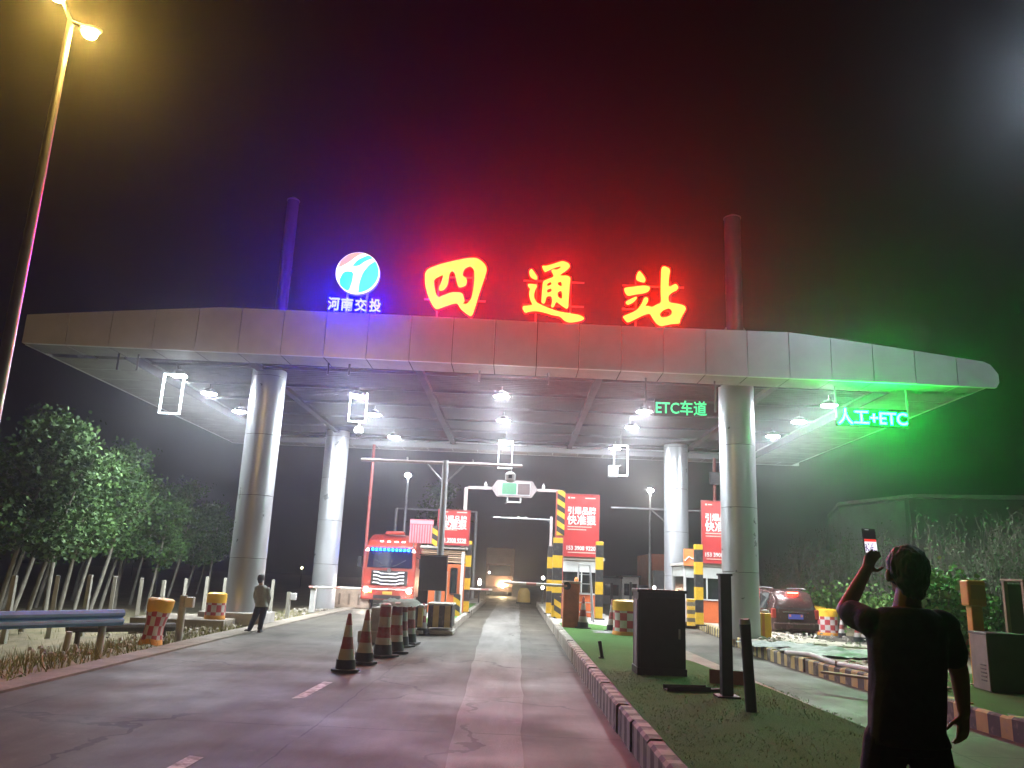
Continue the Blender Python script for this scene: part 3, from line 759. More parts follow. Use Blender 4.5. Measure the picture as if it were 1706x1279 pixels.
b = P(699, 885, Y3+1.6)
t = thing('advert_panel', 'pinkish red slatted panel on the left booth roof behind the lorry cab', 'panel', (b.x+.1, Y3+1.4, LZ+2.6))
box('panel', (0, 0, .62), (1.0, .1, 1.0), M('pink_red_panel', (.5, .1, .13), .4, 0, .3, 3), t)
m = MB()
for k in range(9): m.box((-.45+k*.11, -.07, .52), (.05, .03, .75))
m.build('slat', M('pale_pink_slat', (.6, .28, .32), .4), t); box('header', (0, -.06, 1.0), (1.0, .04, .14), M('pale_pink_slat'), t, .005)
m = MB(); m.box((-.3, .08, .1), (.05, .05, .3)); m.box((.3, .08, .1), (.05, .05, .3)); m.build('panel_leg', GALV, t)

# hazard striped guard posts
def guard(px, py, Y, w, h, label, z=IZ, mat=YB, group='yellow and black guard posts'):
    b = P(px, py, Y); t = thing('guard_post', label, 'guard post', (b.x, Y, z), group=group)
    box('post', (0, 0, h/2), (w, w, h), mat, t, .015); box('foot_plate', (0, 0, .02), (w+.14, w+.14, .04), BLACK, t, .005)
    return t
guard(928, 960, 31.2, .36, 2.95, 'thick yellow and black post at front left of the middle booth')
guard(917, 960, 34.4, .30, 2.75, 'yellow and black post set just behind the thick one at the middle booth')
guard(998, 970, 31.6, .28, 2.9, 'yellow and black post at the right side of the middle booth')
guard(1164, 980, 31.0, .29, 2.95, 'yellow and black post at the left corner of the right booth', .25)
guard(777, 950, 34.2, .36, 2.9, 'yellow and black post at the right side of the left booth', LZ)
b = P(934, 872, 31.6)
t = thing('hazard_panel', 'tall panel of yellow and black diagonals left of the middle billboard', 'hazard panel', (b.x, 31.55, IZ))
box('striped_face', (0, -.0, 3.95), (.30, .04, 1.75), YBD, t, .005); box('backing_post', (-.03, .1, 2.4), (.34, .14, 4.8), M('panel_back_red', (.4, .08, .08), .5), t, .01)
b = P(724, 880, 32.4)
t = thing('hazard_panel', 'small panel of yellow and black diagonals left of the left billboard', 'hazard panel', (b.x, 32.7, LZ+2.62)); box('striped_face', (0, 0, .35), (.22, .04, .8), YBD, t, .005); box('backing_post', (0, .06, .35), (.06, .05, .8), BLACK, t, .005)
b = P(1151, 1020, 30.4)
t = thing('bollard', 'short yellow post with dark bars in front of the right booth', 'bollard', (b.x, 30.4, .25)); box('post', (0, 0, .45), (.27, .2, .9), STRIPE('yellow_dark_bars', (.75, .45, .05), (.12, .1, .06), (0, 0, 1), .28, 0), t, .01); box('cap', (0, 0, .92), (.3, .23, .05), YELLOW, t, .01)
b = P(915, 1005, 33.2)
t = thing('hazard_panel', 'low slanted yellow and black end marker at the foot of the middle island', 'hazard panel', (1.62, 30.9, IZ)); box('striped_face', (0, 0, .4), (.26, .05, .8), YBD, t, .005); box('backing_post', (0, .06, .4), (.06, .05, .8), BLACK, t, .005)
t = thing('hazard_panel', 'low yellow and black end marker beside the left booth', 'hazard panel', (-2.15, 31.0, LZ)); box('striped_face', (0, 0, .4), (.26, .05, .8), YBD, t, .005); box('backing_post', (0, .06, .4), (.06, .05, .8), BLACK, t, .005)

# barriers
def barrier(px, py, z, arm, label, hz=1.05, mat=None, side=-1, body=.5):
    b = G(px, py, z); t = thing('barrier_gate', label, 'barrier', b, group='boom barriers of the toll lanes')
    box('housing', (0, 0, hz/2), (body, .42, hz), mat or M('rusty_orange_paint', (.42, .13, .05), .55, 0, .35, 3), t, .03)
    box('housing_lid', (0, 0, hz+.03), (body+.06, .48, .07), M('pale_lid', (.5, .35, .25), .5), t, .015)
    box('door', (0, -.215, hz*.5), (body*.7, .02, hz*.75), M('rusty_orange_door', (.38, .11, .045), .5, 0, .3, 3), t, .006)
    z0 = hz-.08
    m = MB(); m.tube([(side*(body/2-.1), -.3, z0), (side*arm, -.3, z0+.02)], [.05, .04], 10); m.build('boom', STRIPE('boom_stripes', (.75, .72, .7), (.6, .25, .22), (1, 0, 0), 1.1, 0, .4, .2, (.4, .38, .36), .72), t, True)
    m = MB(); m.tube([(side*(body/2-.1), -.34, z0), (side*(body/2-.1), -.2, z0)], .12, 14); m.build('boom_hub', BLACK, t)
    return t
barrier(950, 1045, IZ, 2.1, 'orange boom barrier housing in front of the ladder, arm reaching left', 1.32)
barrier(727, 1016, LZ, 2.35, 'orange boom barrier in front of the left booth, arm reaching right', 1.0, None, 1, .5)
b = G(519, 1020, 0.0)
t = thing('barrier_gate', 'white post barrier by the rear left column, red and white arm across the lorry lane', 'barrier', b, group='boom barriers of the toll lanes')
box('housing', (0, 0, .48), (.2, .2, .96), WHITE, t, .01); m = MB(); m.tube([(-.15, -.14, .98), (3.9, -.14, 1.02)], [.05, .035], 10); m.build('boom', MATS['boom_stripes'], t, True); box('boom_clamp', (0, -.1, .98), (.16, .14, .14), BLACK, t)
bc = G(888, 985, IZ)

# dark fee display seen from behind
b = P(720, 985, 25.9)
t = thing('fee_display', 'large dark rectangular display board on a thick leg before the left booth', 'display board', (b.x, 25.9, LZ))
box('display_case', (.0, 0, 1.53), (.86, .22, 1.06), DARKP, t, .02); box('leg', (-.28, 0, .5), (.3, .2, 1.0), BLACK, t, .01); box('visor', (0, -.14, 2.08), (.9, .14, .03), BLACK, t, .004); box('side_post', (.43, -.02, .8), (.05, .1, 1.6), M('pale_post', (.55, .42, .36), .5), t, .006)
tag(t.children[0]) 

# ladder
b = P(972, 1040, 29.6); b.z = IZ
t = thing('step_ladder', 'open grey step ladder standing in front of the middle booth', 'ladder', b)
for s, nm in ((-1, 'front'), (1, 'rear')):
    m = MB(); y = s*.35
    for x0, x1 in ((-.33, -.2), (.33, .2)): m.tube([(x0, y, 0), (x1, s*.04, 1.95)], .028, 8)
    for k in range(1, 6 if s < 0 else 3):
        f = k/6; w = .33+(.2-.33)*f; m.box((0, y*(1-f)+s*.04*f, 1.95*f), (2*w, .07 if s < 0 else .03, .03))
    m.build('ladder_rail', GALV, t)
box('top_step', (0, 0, 1.96), (.44, .16, .04), GALV, t, .01)
b = P(960, 985, 29.2); b.z = IZ
t = thing('beacon_post', 'thin post with an orange beacon beside the step ladder', 'beacon', b); tube('post', [(0, 0, 0), (0, 0, 1.35)], .06, BLACK, t); m = MB(); m.lathe([(.07, 1.35), (.075, 1.43), (.05, 1.5), (.02, 1.52)], 14); m.build('beacon', M('orange_beacon', (.8, .25, .08), .3), t, True)
b = P(903, 985, 36); 

# ================================================================== CONES, DRUMS, BLOCKS
CONE_M = STRIPE('cone_bands', (.24, .035, .03), (.40, .37, .34), (0, 0, 1), .40, .05, .5, .5, (.3, .2, .18))
def cone(loc, label, h=.95, r=.17, group='striped traffic cones', rz=0):
    t = thing('traffic_cone', label, 'traffic cone', loc, rz, group)
    m = MB(); m.lathe([(r, .04), (r*.97, .12), (r*.62, h*.45), (.035, h-.02), (.02, h)], 24); m.build('cone_body', CONE_M, t, True)
    m = MB(); m.lathe([(r*1.03, .035), (r*1.0, .2)], 24); m.build('rubber_sleeve', RUBBER, t, True)
    m = MB(); a = r*1.5; m.prismz([(a*cos(pi/4*k+pi/8), a*sin(pi/4*k+pi/8)) for k in range(8)], 0, .045); m.build('cone_base', RUBBER, t, bevel=.01)
    return t
c0 = cone(G(575, 1118), 'foremost traffic cone, dark tipped, nearest the dashed lane line', .98)
dup(c0, G(606, 1105), .4, 'second foremost traffic cone, just right of the nearest one', 1.02)
dup(c0, G(703, 1057), .2, 'lone traffic cone standing in front of the black and yellow concrete block', .9)
dup(c0, G(971, 1047, IZ), .3, 'traffic cone beside the orange barrier housing on the middle island', .95)
dup(c0, G(1020, 1052, IZ), .8, 'traffic cone immediately left of the checked drum on the middle island', .95)
for (px, py, lab, s) in ((1403, 1062, 'leftmost small cone at the far right verge beside the checked drum', .82), (1429, 1069, 'right small cone at the far right verge beside the raised arm', .82), (1441, 1069, 'small cone half hidden behind the standing man at the far right verge', .75), ):
    dup(c0, G(px, py, -.02), px, lab, s)
# slim tall marker cones draped with green netting
SLIM = STRIPE('slim_cone_bands', (.26, .03, .03), (.42, .37, .34), (0, 0, 1), .42, .1, .5, .4, (.3, .2, .18))
pos = []
for (px, py, lab) in ((637, 1093, 'front left tall striped marker under the green netting'), (657, 1087, 'front right tall striped marker under the green netting'), (667, 1077, 'rear left tall striped marker under the green netting'), (680, 1072, 'rear right tall striped marker under the green netting')):
    p = G(px, py); pos.append(p)
    t = thing('marker_cone', lab, 'marker cone', p, px, 'tall markers under the green netting')
    m = MB(); m.lathe([(.2, .03), (.17, .25), (.13, .6), (.115, 1.05), (.06, 1.08)], 20); m.build('cone_body', SLIM, t, True)
    m = MB(); m.lathe([(.205, .03), (.18, .24)], 20); m.build('rubber_sleeve', RUBBER, t, True); box('cone_base', (0, 0, .02), (.5, .5, .04), RUBBER, t, .01)
cc = sum(pos, Vector())/4
m = MB(); n = 26; 
for j in range(n+1):
    for i in range(n+1):
        u, v = (i/n-.5)*2, (j/n-.5)*2; x, y = cc.x+u*.40, cc.y+v*1.0
        e = max(abs(u), abs(v)); z = 1.09 - .10*max(0, e-.72)/.28 + .05*mnoise.noise((x*5, y*3, 0)) + .025*mnoise.noise((x*14, y*9, 2))
        m.v.append(Vector((x, y, z)))
for j in range(n):
    for i in range(n): a = j*(n+1)+i; m.f.append((a, a+1, a+n+2, a+n+1)); m.m.append(0)
o = m.build('green_netting', M('green_netting', (.12, .2, .16), .8, 0, .4, 9, .5), smooth=True); tag(o, 'rumpled grey green netting draped over the tall striped markers', 'netting')
box_ = thing('concrete_block', 'grey beige concrete block left of the tall striped markers', 'concrete block', G(634, 1068)); box('block', (0, 0, .42), (.45, .9, .84), CONC, box_, .04); box('foot', (-.1, -.1, .14), (.75, 1.1, .28), CONC, box_, .03)

DRUM = CHECK('checked_drum', (.52, .47, .44), (.40, .04, .05), 12, .2)
def drum(loc, label, crush=0., lean=0., h=.92, r=.42):
    t = thing('crash_drum', label, 'crash drum', loc, random.uniform(0, 3), 'checked crash drums'); t.rotation_euler.x = lean
    def warp(mb):
        for v in mb.v:
            k = crush*(.5+.5*sin(v.z*5)); v.x *= 1-k*.35*(v.y > 0); v.y *= 1-k*.5; v.x += crush*.16*max(0, v.z-.3); v.z += crush*.08*mnoise.noise((v.x*4, v.y*4, 1))
    m = MB(); m.lathe([(r, .1), (r*.99, .2), (r*.98, .35), (r*.98, .5), (r*.98, h-.26)], 28); warp(m); m.build('checked_body', DRUM, t, True)
    m = MB(); m.lathe([(r*.985, h-.262), (r*.99, h-.15), (r*.97, h-.01), (r*.8, h+.02), (r*.3, h+.035)], 28); warp(m); m.build('drum_top', YELLOW, t, True)
    m = MB(); m.lathe([(r*1.02, 0), (r*1.03, .03), (r*1.0, .11)], 28); warp(m); m.build('drum_base', M('orange_plastic', (.7, .3, .04), .45, 0, .2, 3), t, True)
    return t
d = drum(G(1045, 1058, IZ), 'upright checked drum with crumpled orange top on the middle island', .12)
drum(G(250, 1072, -.03), 'crushed and bent checked drum beside the end of the guard rail', .75, .1, .95, .29)
drum(G(357, 1031, .17), 'checked drum with bright yellow top before the front left column', .08, .0, .72, .29)
drum(G(1380, 1058, -.02), 'checked drum with yellow top on the far right verge', .05, 0, .98, .40)
drum(G(1362, 1046, -.02), 'checked drum partly behind the black van on the far right verge', .05, 0, .95, .42)
b = G(1273, 1062, .25)
t = thing('sand_box', 'small bright yellow box between the front right column and the van', 'box', (b.x, b.y, .25)); box('body', (0, 0, .36), (.36, .36, .72), M('bright_yellow', (.8, .42, .02), .4), t, .02); m = MB(); m.box((-.06, -.185, .36), (.08, .012, .7)); m.build('orange_stripe', M('orange_stripe', (.7, .2, .02), .45), t); m = MB(); m.ell((.06, 0, .76), (.12, .1, .07)); m.build('sandbag', CONC, t, True)

BLK = STRIPE('block_stripes', (.04, .035, .03), (.50, .36, .12), (1, 0, 0), .34, .1, .75, .4, (.35, .3, .25))
def block(loc, label, w, d=1.1, h=.82):
    t = thing('concrete_block', label, 'concrete block', loc, 0, 'striped concrete blocks'); box('block', (0, d/2, h/2+.1), (w, d, h-.2), BLK, t, .04); box('foot', (0, d/2, .06), (w+.08, d+.08, .12), CONC, t, .02); box('cap', (0, d/2, h+.03), (w+.04, d+.04, .06), M('pale_cap', (.45, .42, .36), .8), t, .02)
block(G(731, 1057), 'clean black and yellow striped concrete block at the left island tip', .72)
block(G(686, 1057), 'brown striped concrete block between the marker cones and the lone cone', .56, 1.0, .76)
# ================================================================== VEHICLES
# --- lorry (front faces the camera, towards -y)
lx, ly = P(648, 960, 38.5).x, 38.5
t = thing('lorry', 'red lorry facing the camera with blue lights above its windscreen', 'lorry', (lx, ly, 0))
BAR = M('chrome_glint_paint', (.8, .8, .82), .3, .3, .05, 3); LR = M('lorry_red', (.30, .028, .012), .35, 0, .1, 1.5); CHR = M('chrome', (.7, .7, .72), .18, 1., .05, 3)  # grille bars whitened to stand in for reflections on chrome
prof = [(0, .55), (0, 1.75), (.1, 2.75), (.45, 3.15), (1.3, 3.42), (2.2, 3.5), (2.2, .55)]
m = MB(); W2 = 1.22
def side_prism(mb, prof, hw, taper=.06, mi=0):
    n = len(prof); zs = [p[1] for p in prof]; z0, z1 = min(zs), max(zs)
    f = lambda z: hw-taper*max(0, (z-z0)/(z1-z0)-.4)/.6
    vs = [(-f(z), y, z) for y, z in prof]+[(f(z), y, z) for y, z in prof]
    mb.add(vs, [tuple(range(n)), tuple(range(2*n-1, n-1, -1))]+[(i, (i+1) % n, n+(i+1) % n, n+i) for i in range(n)], mi)
side_prism(m, prof, W2); m.build('cab', LR, t, bevel=.06)
m = MB(); m.add([(-1.06, -.022, 1.88), (1.06, -.022, 1.88), (1.02, .07, 2.72), (-1.02, .07, 2.72)], [(0, 1, 2, 3)]); m.v = [v+Vector((0, -.012, 0)) for v in m.v]
ws = m.build('windscreen', GLASS('lorry_glass', (.006, .006, .03), .05), t)  # blue glow of the lamps above is put into the glass colour
m = MB()
for s in (-1, 1): m.tube([(s*.1, -.06, 1.9), (s*.75, -.0, 2.25)], .015, 6)
m.build('wiper', BLACK, ws)
box('light_strip', (0, .02, 2.72), (1.9, .05, .05), BLACK, t, .005)
BLU = E('blue_strip_light', (.002, .10, 1.), 90)
m = MB()
for k in range(10): m.box((-.86+k*.19, -.02, 2.70), (.09, .03, .09))
m.build('blue_lamp', BLU, t)
m = MB(); m.box((0, -.05, 2.8), (2.2, .34, .1), 0, Matrix.Rotation(-.25, 3, 'X')); m.build('sun_visor', M('visor_dark_red', (.3, .02, .03), .35), t, bevel=.01)
for k, x in enumerate((-.52, -.18, .18, .52)):
    m = MB(); m.box((x, .42, 3.08), (.16, .08, .09)); m.build('roof_lamp', E('white_marker', (1, .9, .85), 6), t)
for s in (-1, 1):
    m = MB(); m.add([(s*1.1-.09, -.05, 2.62), (s*1.1+.09, -.05, 2.62), (s*1.06, -.02, 2.82)], [(0, 1, 2)]); m.build('corner_lamp', E('white_corner', (.9, .95, 1), 9), t)
gr = box('grille_panel', (.02, -.02, 1.42), (1.7, .08, .66), BLACK, t, .02)
for k in range(4):
    z = 1.62-k*.16; m = MB(); m.tube([(-.72, -.08, z+.05), (-.5, -.09, z+.04), (-.36, -.1, z-.02), (.36, -.1, z-.02), (.5, -.09, z+.04), (.72, -.08, z+.05)], .034, 8); m.build('chrome_bar', BAR, gr, True)
m = MB(); m.lathe([(.1, 0), (.1, .03)], 18); o = m.build('grille_badge', CHR, gr); o.rotation_euler = (pi/2, 0, 0); o.location = (0, -.06, 1.76)
bm_ = box('bumper', (0, -.02, .72), (2.46, .3, .62), LR, t, .05); box('lower_grille', (0, -.18, .55), (1.3, .02, .16), BLACK, bm_, .005)
box('number_plate', (0, -.185, .73), (.44, .02, .14), M('plate_yellow', (.6, .4, .05), .4), bm_, .004)
HL = E('headlight_white', (1., .93, .82), 420)
for s in (-1, 1):
    hl = box('headlight', (s*.98, -.17, .86), (.34, .06, .2), BLACK, t, .02)
    m = MB(); m.lathe([(.11, 0), (.10, .03), (.04, .045)], 16); o = m.build('lamp_lens', HL, hl); o.rotation_euler = (pi/2, 0, 0); o.location = (s*1.0, -.205, .86)
box('fog_lamp', (-.86, -.19, .80), (.22, .03, .1), E('amber_fog', (1, .35, .03), 90), t, .01)
for s in (-1, 1):
    mr = box('mirror', (s*1.46, .1, 2.1), (.2, .12, .48), BLACK, t, .03); tube('mirror_arm', [(s*1.2, .15, 2.4), (s*1.42, .12, 2.3)], .02, BLACK, mr, 6)
for s in (-1, 1):
    for y in (.75, 6.5, 7.8):
        m = MB(); m.tube([(s*.85, y, .5), (s*1.18, y, .5)], .5, 24); w_ = m.build('wheel', RUBBER, t, True); m = MB(); m.tube([(s*1.185, y, .5), (s*1.2, y, .5)], .27, 16); m.build('rim', GALV, w_)
m = MB(); m.prism([(-1.25, 1.1), (1.25, 1.1), (1.25, 3.0), (-1.25, 3.0)], 2.5, 10.5); tr = m.build('cargo_body', M('cargo_red', (.4, .05, .05), .5, 0, .2, 1.5), t, bevel=.03)
m = MB()
for k in range(14):
    for s in (-1, 1): m.box((s*1.27, 2.7+k*.58, 2.05), (.05, .08, 1.8))
m.build('cargo_rib', MATS['cargo_red'], tr); box('chassis', (0, 5.5, .85), (.9, 9.4, .3), BLACK, t, .02)
m = MB(); m.prism([(-.5, 3.46), (.5, 3.46), (.42, 3.62), (-.42, 3.62)], .9, 1.4); m.build('roof_hatch', LR, t, bevel=.02)

# --- dark people carrier seen from behind
vx, vy = 9.72, 28.7
t = thing('people_carrier', 'dark brown people carrier with its high red brake light lit', 'car', (vx, vy, .0), radians(1.5)); t.scale = (1, 1, .95)
CP = M('dark_brown_car_paint', (.08, .045, .042), .22, .35, .08, 2); 
st = [(0.0, .70, .30, .98, 1.04, .60), (.10, .80, .26, 1.02, 1.42, .62), (.34, .83, .24, 1.05, 1.70, .63), (1.2, .84, .24, 1.05, 1.78, .64), (2.4, .84, .24, 1.05, 1.76, .63), (3.0, .83, .24, 1.03, 1.45, .58), (3.4, .82, .25, 1.0, 1.06, .66), (4.1, .78, .28, .86, .9, .6), (4.3, .68, .34, .7, .74, .55)]
m = MB(); ring = []
for (y, hw, z0, zb, zt, tw) in st:
    r = [(-hw*.9, y, z0), (-hw, y, z0+.18), (-hw, y, (z0+zb)/2+.1), (-hw*.985, y, zb), (-tw-.04, y, zt-.07), (-tw+.08, y, zt), (tw-.08, y, zt), (tw+.04, y, zt-.07), (hw*.985, y, zb), (hw, y, (z0+zb)/2+.1), (hw, y, z0+.18), (hw*.9, y, z0)]
    ring += r
n = 12; fs = []
for i in range(len(st)-1):
    for k in range(n): fs.append((i*n+k, i*n+(k+1) % n, (i+1)*n+(k+1) % n, (i+1)*n+k))
fs += [tuple(reversed(range(n))), tuple(range((len(st)-1)*n, len(st)*n))]
m.add(ring, fs); o = m.build('body', CP, t, True, bevel=.02)
CG = GLASS('car_glass', (.05, .055, .058), .05)
m = MB(); m.add([(-.66, .04, 1.08), (.66, .04, 1.08), (.57, .20, 1.50), (-.57, .20, 1.50)], [(0, 1, 2, 3)]); m.v = [v+Vector((0, -.03, .01)) for v in m.v]; rw = m.build('rear_window', CG, t)
m = MB(); m.box((-.1, .02, 1.13), (.5, .015, .02)); m.build('rear_wiper', BLACK, rw)
for s in (-1, 1):
    for (ya, yb) in ((.5, 1.25), (1.35, 2.1), (2.2, 2.95)):
        m = MB(); e = .012
        zt2 = 1.62 if yb < 2.5 else 1.42
        m.add([(s*(.83+e), ya, 1.07), (s*(.83+e), yb, 1.07), (s*(.69+e+(.06 if zt2 < 1.5 else 0)), yb-.02, zt2), (s*(.69+e), ya+.06, 1.62)], [(0, 1, 2, 3)]); m.build('side_window', CG, t)
box('brake_light', (0, .19, 1.66), (.36, .06, .045), E('brake_red', (1, .02, .008), 160), t, .005)
for s in (-1, 1): box('tail_light', (s*.745, .06, .92), (.15, .16, .34), M('tail_red', (.35, .05, .04), .2), t, .03)
m = MB(); m.box((0, -.02, .82), (.52, .02, .17)); pz = m.build('number_plate', M('plate_blue', (.10, .13, .5), .35), t)
m = MB(); 
for s in (-1, 1): m.box((s*.2, -.034, .86), (.07, .01, .08))
m.build('plate_lamp', M('plate_lamp_red', (.7, .25, .2), .4), pz)
box('rear_bumper', (0, -.0, .48), (1.58, .16, .26), CP, t, .05); box('tailgate_trim', (0, -.015, .98), (.9, .03, .04), CHR, t, .008)
for s in (-1, 1):
    for y in (.75, 3.45):
        m = MB(); m.tube([(s*.62, y, .31), (s*.83, y, .31)], .31, 24); w_ = m.build('wheel', RUBBER, t, True); m = MB(); m.tube([(s*.835, y, .31), (s*.845, y, .31)], .19, 14); m.build('rim', GALV, w_)
    tube('roof_rail', [(s*.58, .5, 1.80), (s*.6, 1.2, 1.83), (s*.58, 2.3, 1.81)], .018, GALV, t, 6)
    box('wing_mirror', (s*.97, 2.85, 1.12), (.16, .1, .13), CP, t, .03)

# --- distant vehicle with one bright headlamp
Y = 72; b = P(831, 975, Y)
t = thing('tipper_truck', 'distant dim brown truck with one dazzling headlamp on the middle lane', 'truck', (b.x, Y, -.02))
DB = M('dim_brown_paint', (.16, .075, .05), .6, 0, .3, 1)
m = MB(); side_prism(m, [(0, .6), (0, 1.7), (.2, 2.7), (2.0, 2.8), (2.0, .6)], 1.2); m.build('cab', DB, t, bevel=.05)
m = MB(); m.add([(-1, -.02, 1.75), (1, -.02, 1.75), (.95, .13, 2.6), (-.95, .13, 2.6)], [(0, 1, 2, 3)]); m.build('windscreen', GLASS('lorry_glass'), t)
box('tipper_body', (0, 5, 2.7), (2.6, 5.5, 3.0), M('tipper_brown', (.22, .12, .09), .6, 0, .3, .8), t, .05)
box('bumper', (0, -.05, .6), (2.4, .25, .45), DB, t, .04)
m = MB(); m.lathe([(.11, 0), (.1, .04)], 16); o = m.build('headlight', E('far_headlight', (1, .74, .42), 2200), t); o.rotation_euler = (pi/2, 0, 0); o.location = (P(838, 975, Y).x-b.x, -.19, P(838, 975, Y).z)
for px, py in ((815, 953), (849, 968)):
    q = P(px, py, Y-.3); m = MB(); m.lathe([(.07, 0), (.06, .03)], 12); o = m.build('marker_lamp', E('far_marker', (1, .85, .75), 30), t); o.rotation_euler = (pi/2, 0, 0); o.location = (q.x-b.x, -.2, q.z)
for s in (-1, 1):
    for y in (.9, 4.5, 6.2): m = MB(); m.tube([(s*.8, y, .5), (s*1.15, y, .5)], .5, 18); m.build('wheel', RUBBER, t)

# --- container lorry and sheds far behind the rear right column
Y = 58; b = P(1112, 990, Y)
t = thing('container_truck', 'dark truck with rusty orange container far behind the rear right column', 'truck', (b.x, Y, -.02))
box('container', (0, 3, 2.6), (2.5, 6, 2.2), M('rusty_container', (.32, .09, .04), .6, 0, .3, 1), t, .03); m = MB()
for k in range(8): m.box((-1.1+k*.31, -.02, 2.6), (.06, .06, 2.0))
m.build('container_rib', MATS['rusty_container'], t); box('cab_back', (-.4, -.6, 1.4), (1.5, 1.0, 2.3), M('grey_cab', (.2, .2, .21), .5), t, .04); box('chassis', (0, 3, .9), (1.0, 6, .4), BLACK, t)
for s in (-1, 1):
    for y in (.8, 4.6): m = MB(); m.tube([(s*.8, y, .5), (s*1.15, y, .5)], .5, 18); m.build('wheel', RUBBER, t)
Y = 62
for (pa, pb, pt, lab) in ((1003, 1034, 962, 'low dark shed far behind the middle booth'), (1036, 1064, 960, 'small pale kiosk far behind the middle booth')):
    a, b_, z = P(pa, 980, Y).x, P(pb, 980, Y).x, P(pa, pt, Y).z
    t = thing('kiosk', lab, 'kiosk', ((a+b_)/2, Y, -.02)); w = b_-a
    box('wall', (0, 1.2, z/2), (w, 2.4, z), M('kiosk_dark', (.16, .15, .15), .7) if pa < 1010 else M('kiosk_pale', (.5, .48, .46), .6), t, .02); box('roof', (0, 1.2, z+.06), (w+.3, 2.7, .12), BLACK, t, .02)
    for x in (-w*.22, w*.24): box('window', (x, -.01, z*.55), (w*.3, .05, z*.42), GLASS('booth_glass'), t, 0)
    box('door', (w*.02, -.02, z*.42), (w*.14, .05, z*.8), BLACK, t, .005)
b = P(873, 985, 55)
t = thing('warning_drum', 'small dull yellow drum beyond the boom in the middle lane', 'drum', (b.x, 55, -.02)); m = MB(); m.lathe([(.42, .1), (.44, .2), (.40, .75), (.25, 1.0), (.1, 1.02)], 18); m.build('drum_body', M('dull_yellow', (.5, .33, .06), .5), t, True); m = MB(); m.lathe([(.5, 0), (.5, .1)], 18); m.build('drum_base', RUBBER, t)

# ================================================================== STREET FURNITURE
# big street lamps (left one in view, right one just outside the frame but its glare is in the photograph)
SOD = E('sodium_lamp', (1., .60, .12), 1700)
LY = 10.0; bt_ = P(118, 36, LY); bl_ = P(-82, 1060, LY); bl_ = bt_+(bl_-bt_)*((bt_.z+.05)/(bt_.z-bl_.z)); 
t = thing('street_lamp', 'tall grey street lamp with two glowing orange heads at the upper left', 'street lamp', (bl_.x, LY, -.05))
H = bt_.z+.05; DX = bt_.x-bl_.x
m = MB(); m.tube([(0, 0, 0), (DX*.5, 0, H*.5), (DX, 0, H)], [.10, .075, .045], 18); m.build('lamp_post', GALV, t, True)
m = MB(); m.lathe([(.2, 0), (.2, .03), (.14, .05), (.13, .4)], 18); m.build('post_base', GALV, t)
for s, (px, py) in ((1, (150, 56)), (-1, (97, -6))):
    q = P(px, py, LY); a = Vector((DX, 0, H)); e = q-Vector((bl_.x, LY, -.05))
    arm = tube('lamp_arm', [a, a+(e-a)*.55+Vector((0, 0, .05)), e+Vector((0, 0, .12))], [.03, .027, .025], GALV, t, 10)
    m = MB(); m.ell(e+Vector((.0, 0, .06)), (.17, .10, .05), 16, 8); hd = m.build('lamp_head', GALV, t, True)
    m = MB(); m.ell(e+Vector((0, 0, 0)), (.10, .09, .075), 14, 7); m.build('lamp_glass', SOD, hd, True)
WL = E('cool_street_lamp', (.74, .87, 1.), 2000)
q = P(1786, 128, 16.0)
t = thing('street_lamp', 'street lamp with a cool white head beyond the right edge of the view', 'street lamp', (q.x+1.3, 16.2, .1))
tube('lamp_post', [(0, 0, 0), (0, 0, q.z+.2)], [.13, .07], GALV, t, 14); tube('lamp_arm', [(0, 0, q.z+.15), (-1.2, -.15, q.z+.12)], .04, GALV, t, 8)
m = MB(); m.ell((-1.3, -.2, q.z), (.3, .15, .08), 14, 7); hd = m.build('lamp_head', GALV, t, True); m = MB(); m.ell((-1.3, -.2, q.z-.06), (.17, .11, .05), 12, 6); m.build('lamp_glass', WL, hd, True)
for (px, py, Y, lab, s) in ((1083, 818, 56, 'distant tall lamp glowing warm white left of the rear right column', 700), (680, 793, 50, 'distant thin lamp glowing white above the lorry', 160)):
    q = P(px, py, Y); t = thing('distant_lamp', lab, 'street lamp', (q.x, Y, -.02))
    tube('lamp_post', [(0, 0, 0), (0, 0, q.z)], [.12, .07], GALV, t, 10); m = MB(); m.ell((0, -.12, q.z+.06), (.2, .2, .12), 12, 6); hd = m.build('lamp_head', E('far_lamp_%d' % px, (1, .95, .85) if px > 900 else (.9, .95, 1), s), t, True)
for k, (px, py, Y, colr, lab) in enumerate(((225, 917, 70, (1, .95, .9), 'tiny white lamp seen between the trees at the left'), (327, 926, 75, (1, .03, .02), 'tiny red lamp right of the trees at the left'), (503, 946, 75, (1, .85, .5), 'small warm lamp between the two left columns'), (905, 963, 48, (1, .97, .92), 'upper white lamp beside the arm pole foot'), (904, 979, 47, (1, .9, .85), 'lower white lamp beside the arm pole foot'), (1090, 979, 50, (1, .95, .9), 'small white lamp above the dark cabinet'), (799, 970, 46, (1, .9, .8), 'small warm lamp at the right of the left booth'))):
    q = P(px, py, Y); t = thing('distant_lamp', lab, 'lamp', (q.x, Y, -.05)); tube('lamp_post', [(0, 0, 0), (0, 0, q.z)], .035, BLACK, t, 6); m = MB(); m.ell((0, 0, q.z+.06), (.09, .09, .1 if k != 6 else .2), 10, 6); m.build('lamp_head', E('far_dot_%d' % k, colr, 25), t)

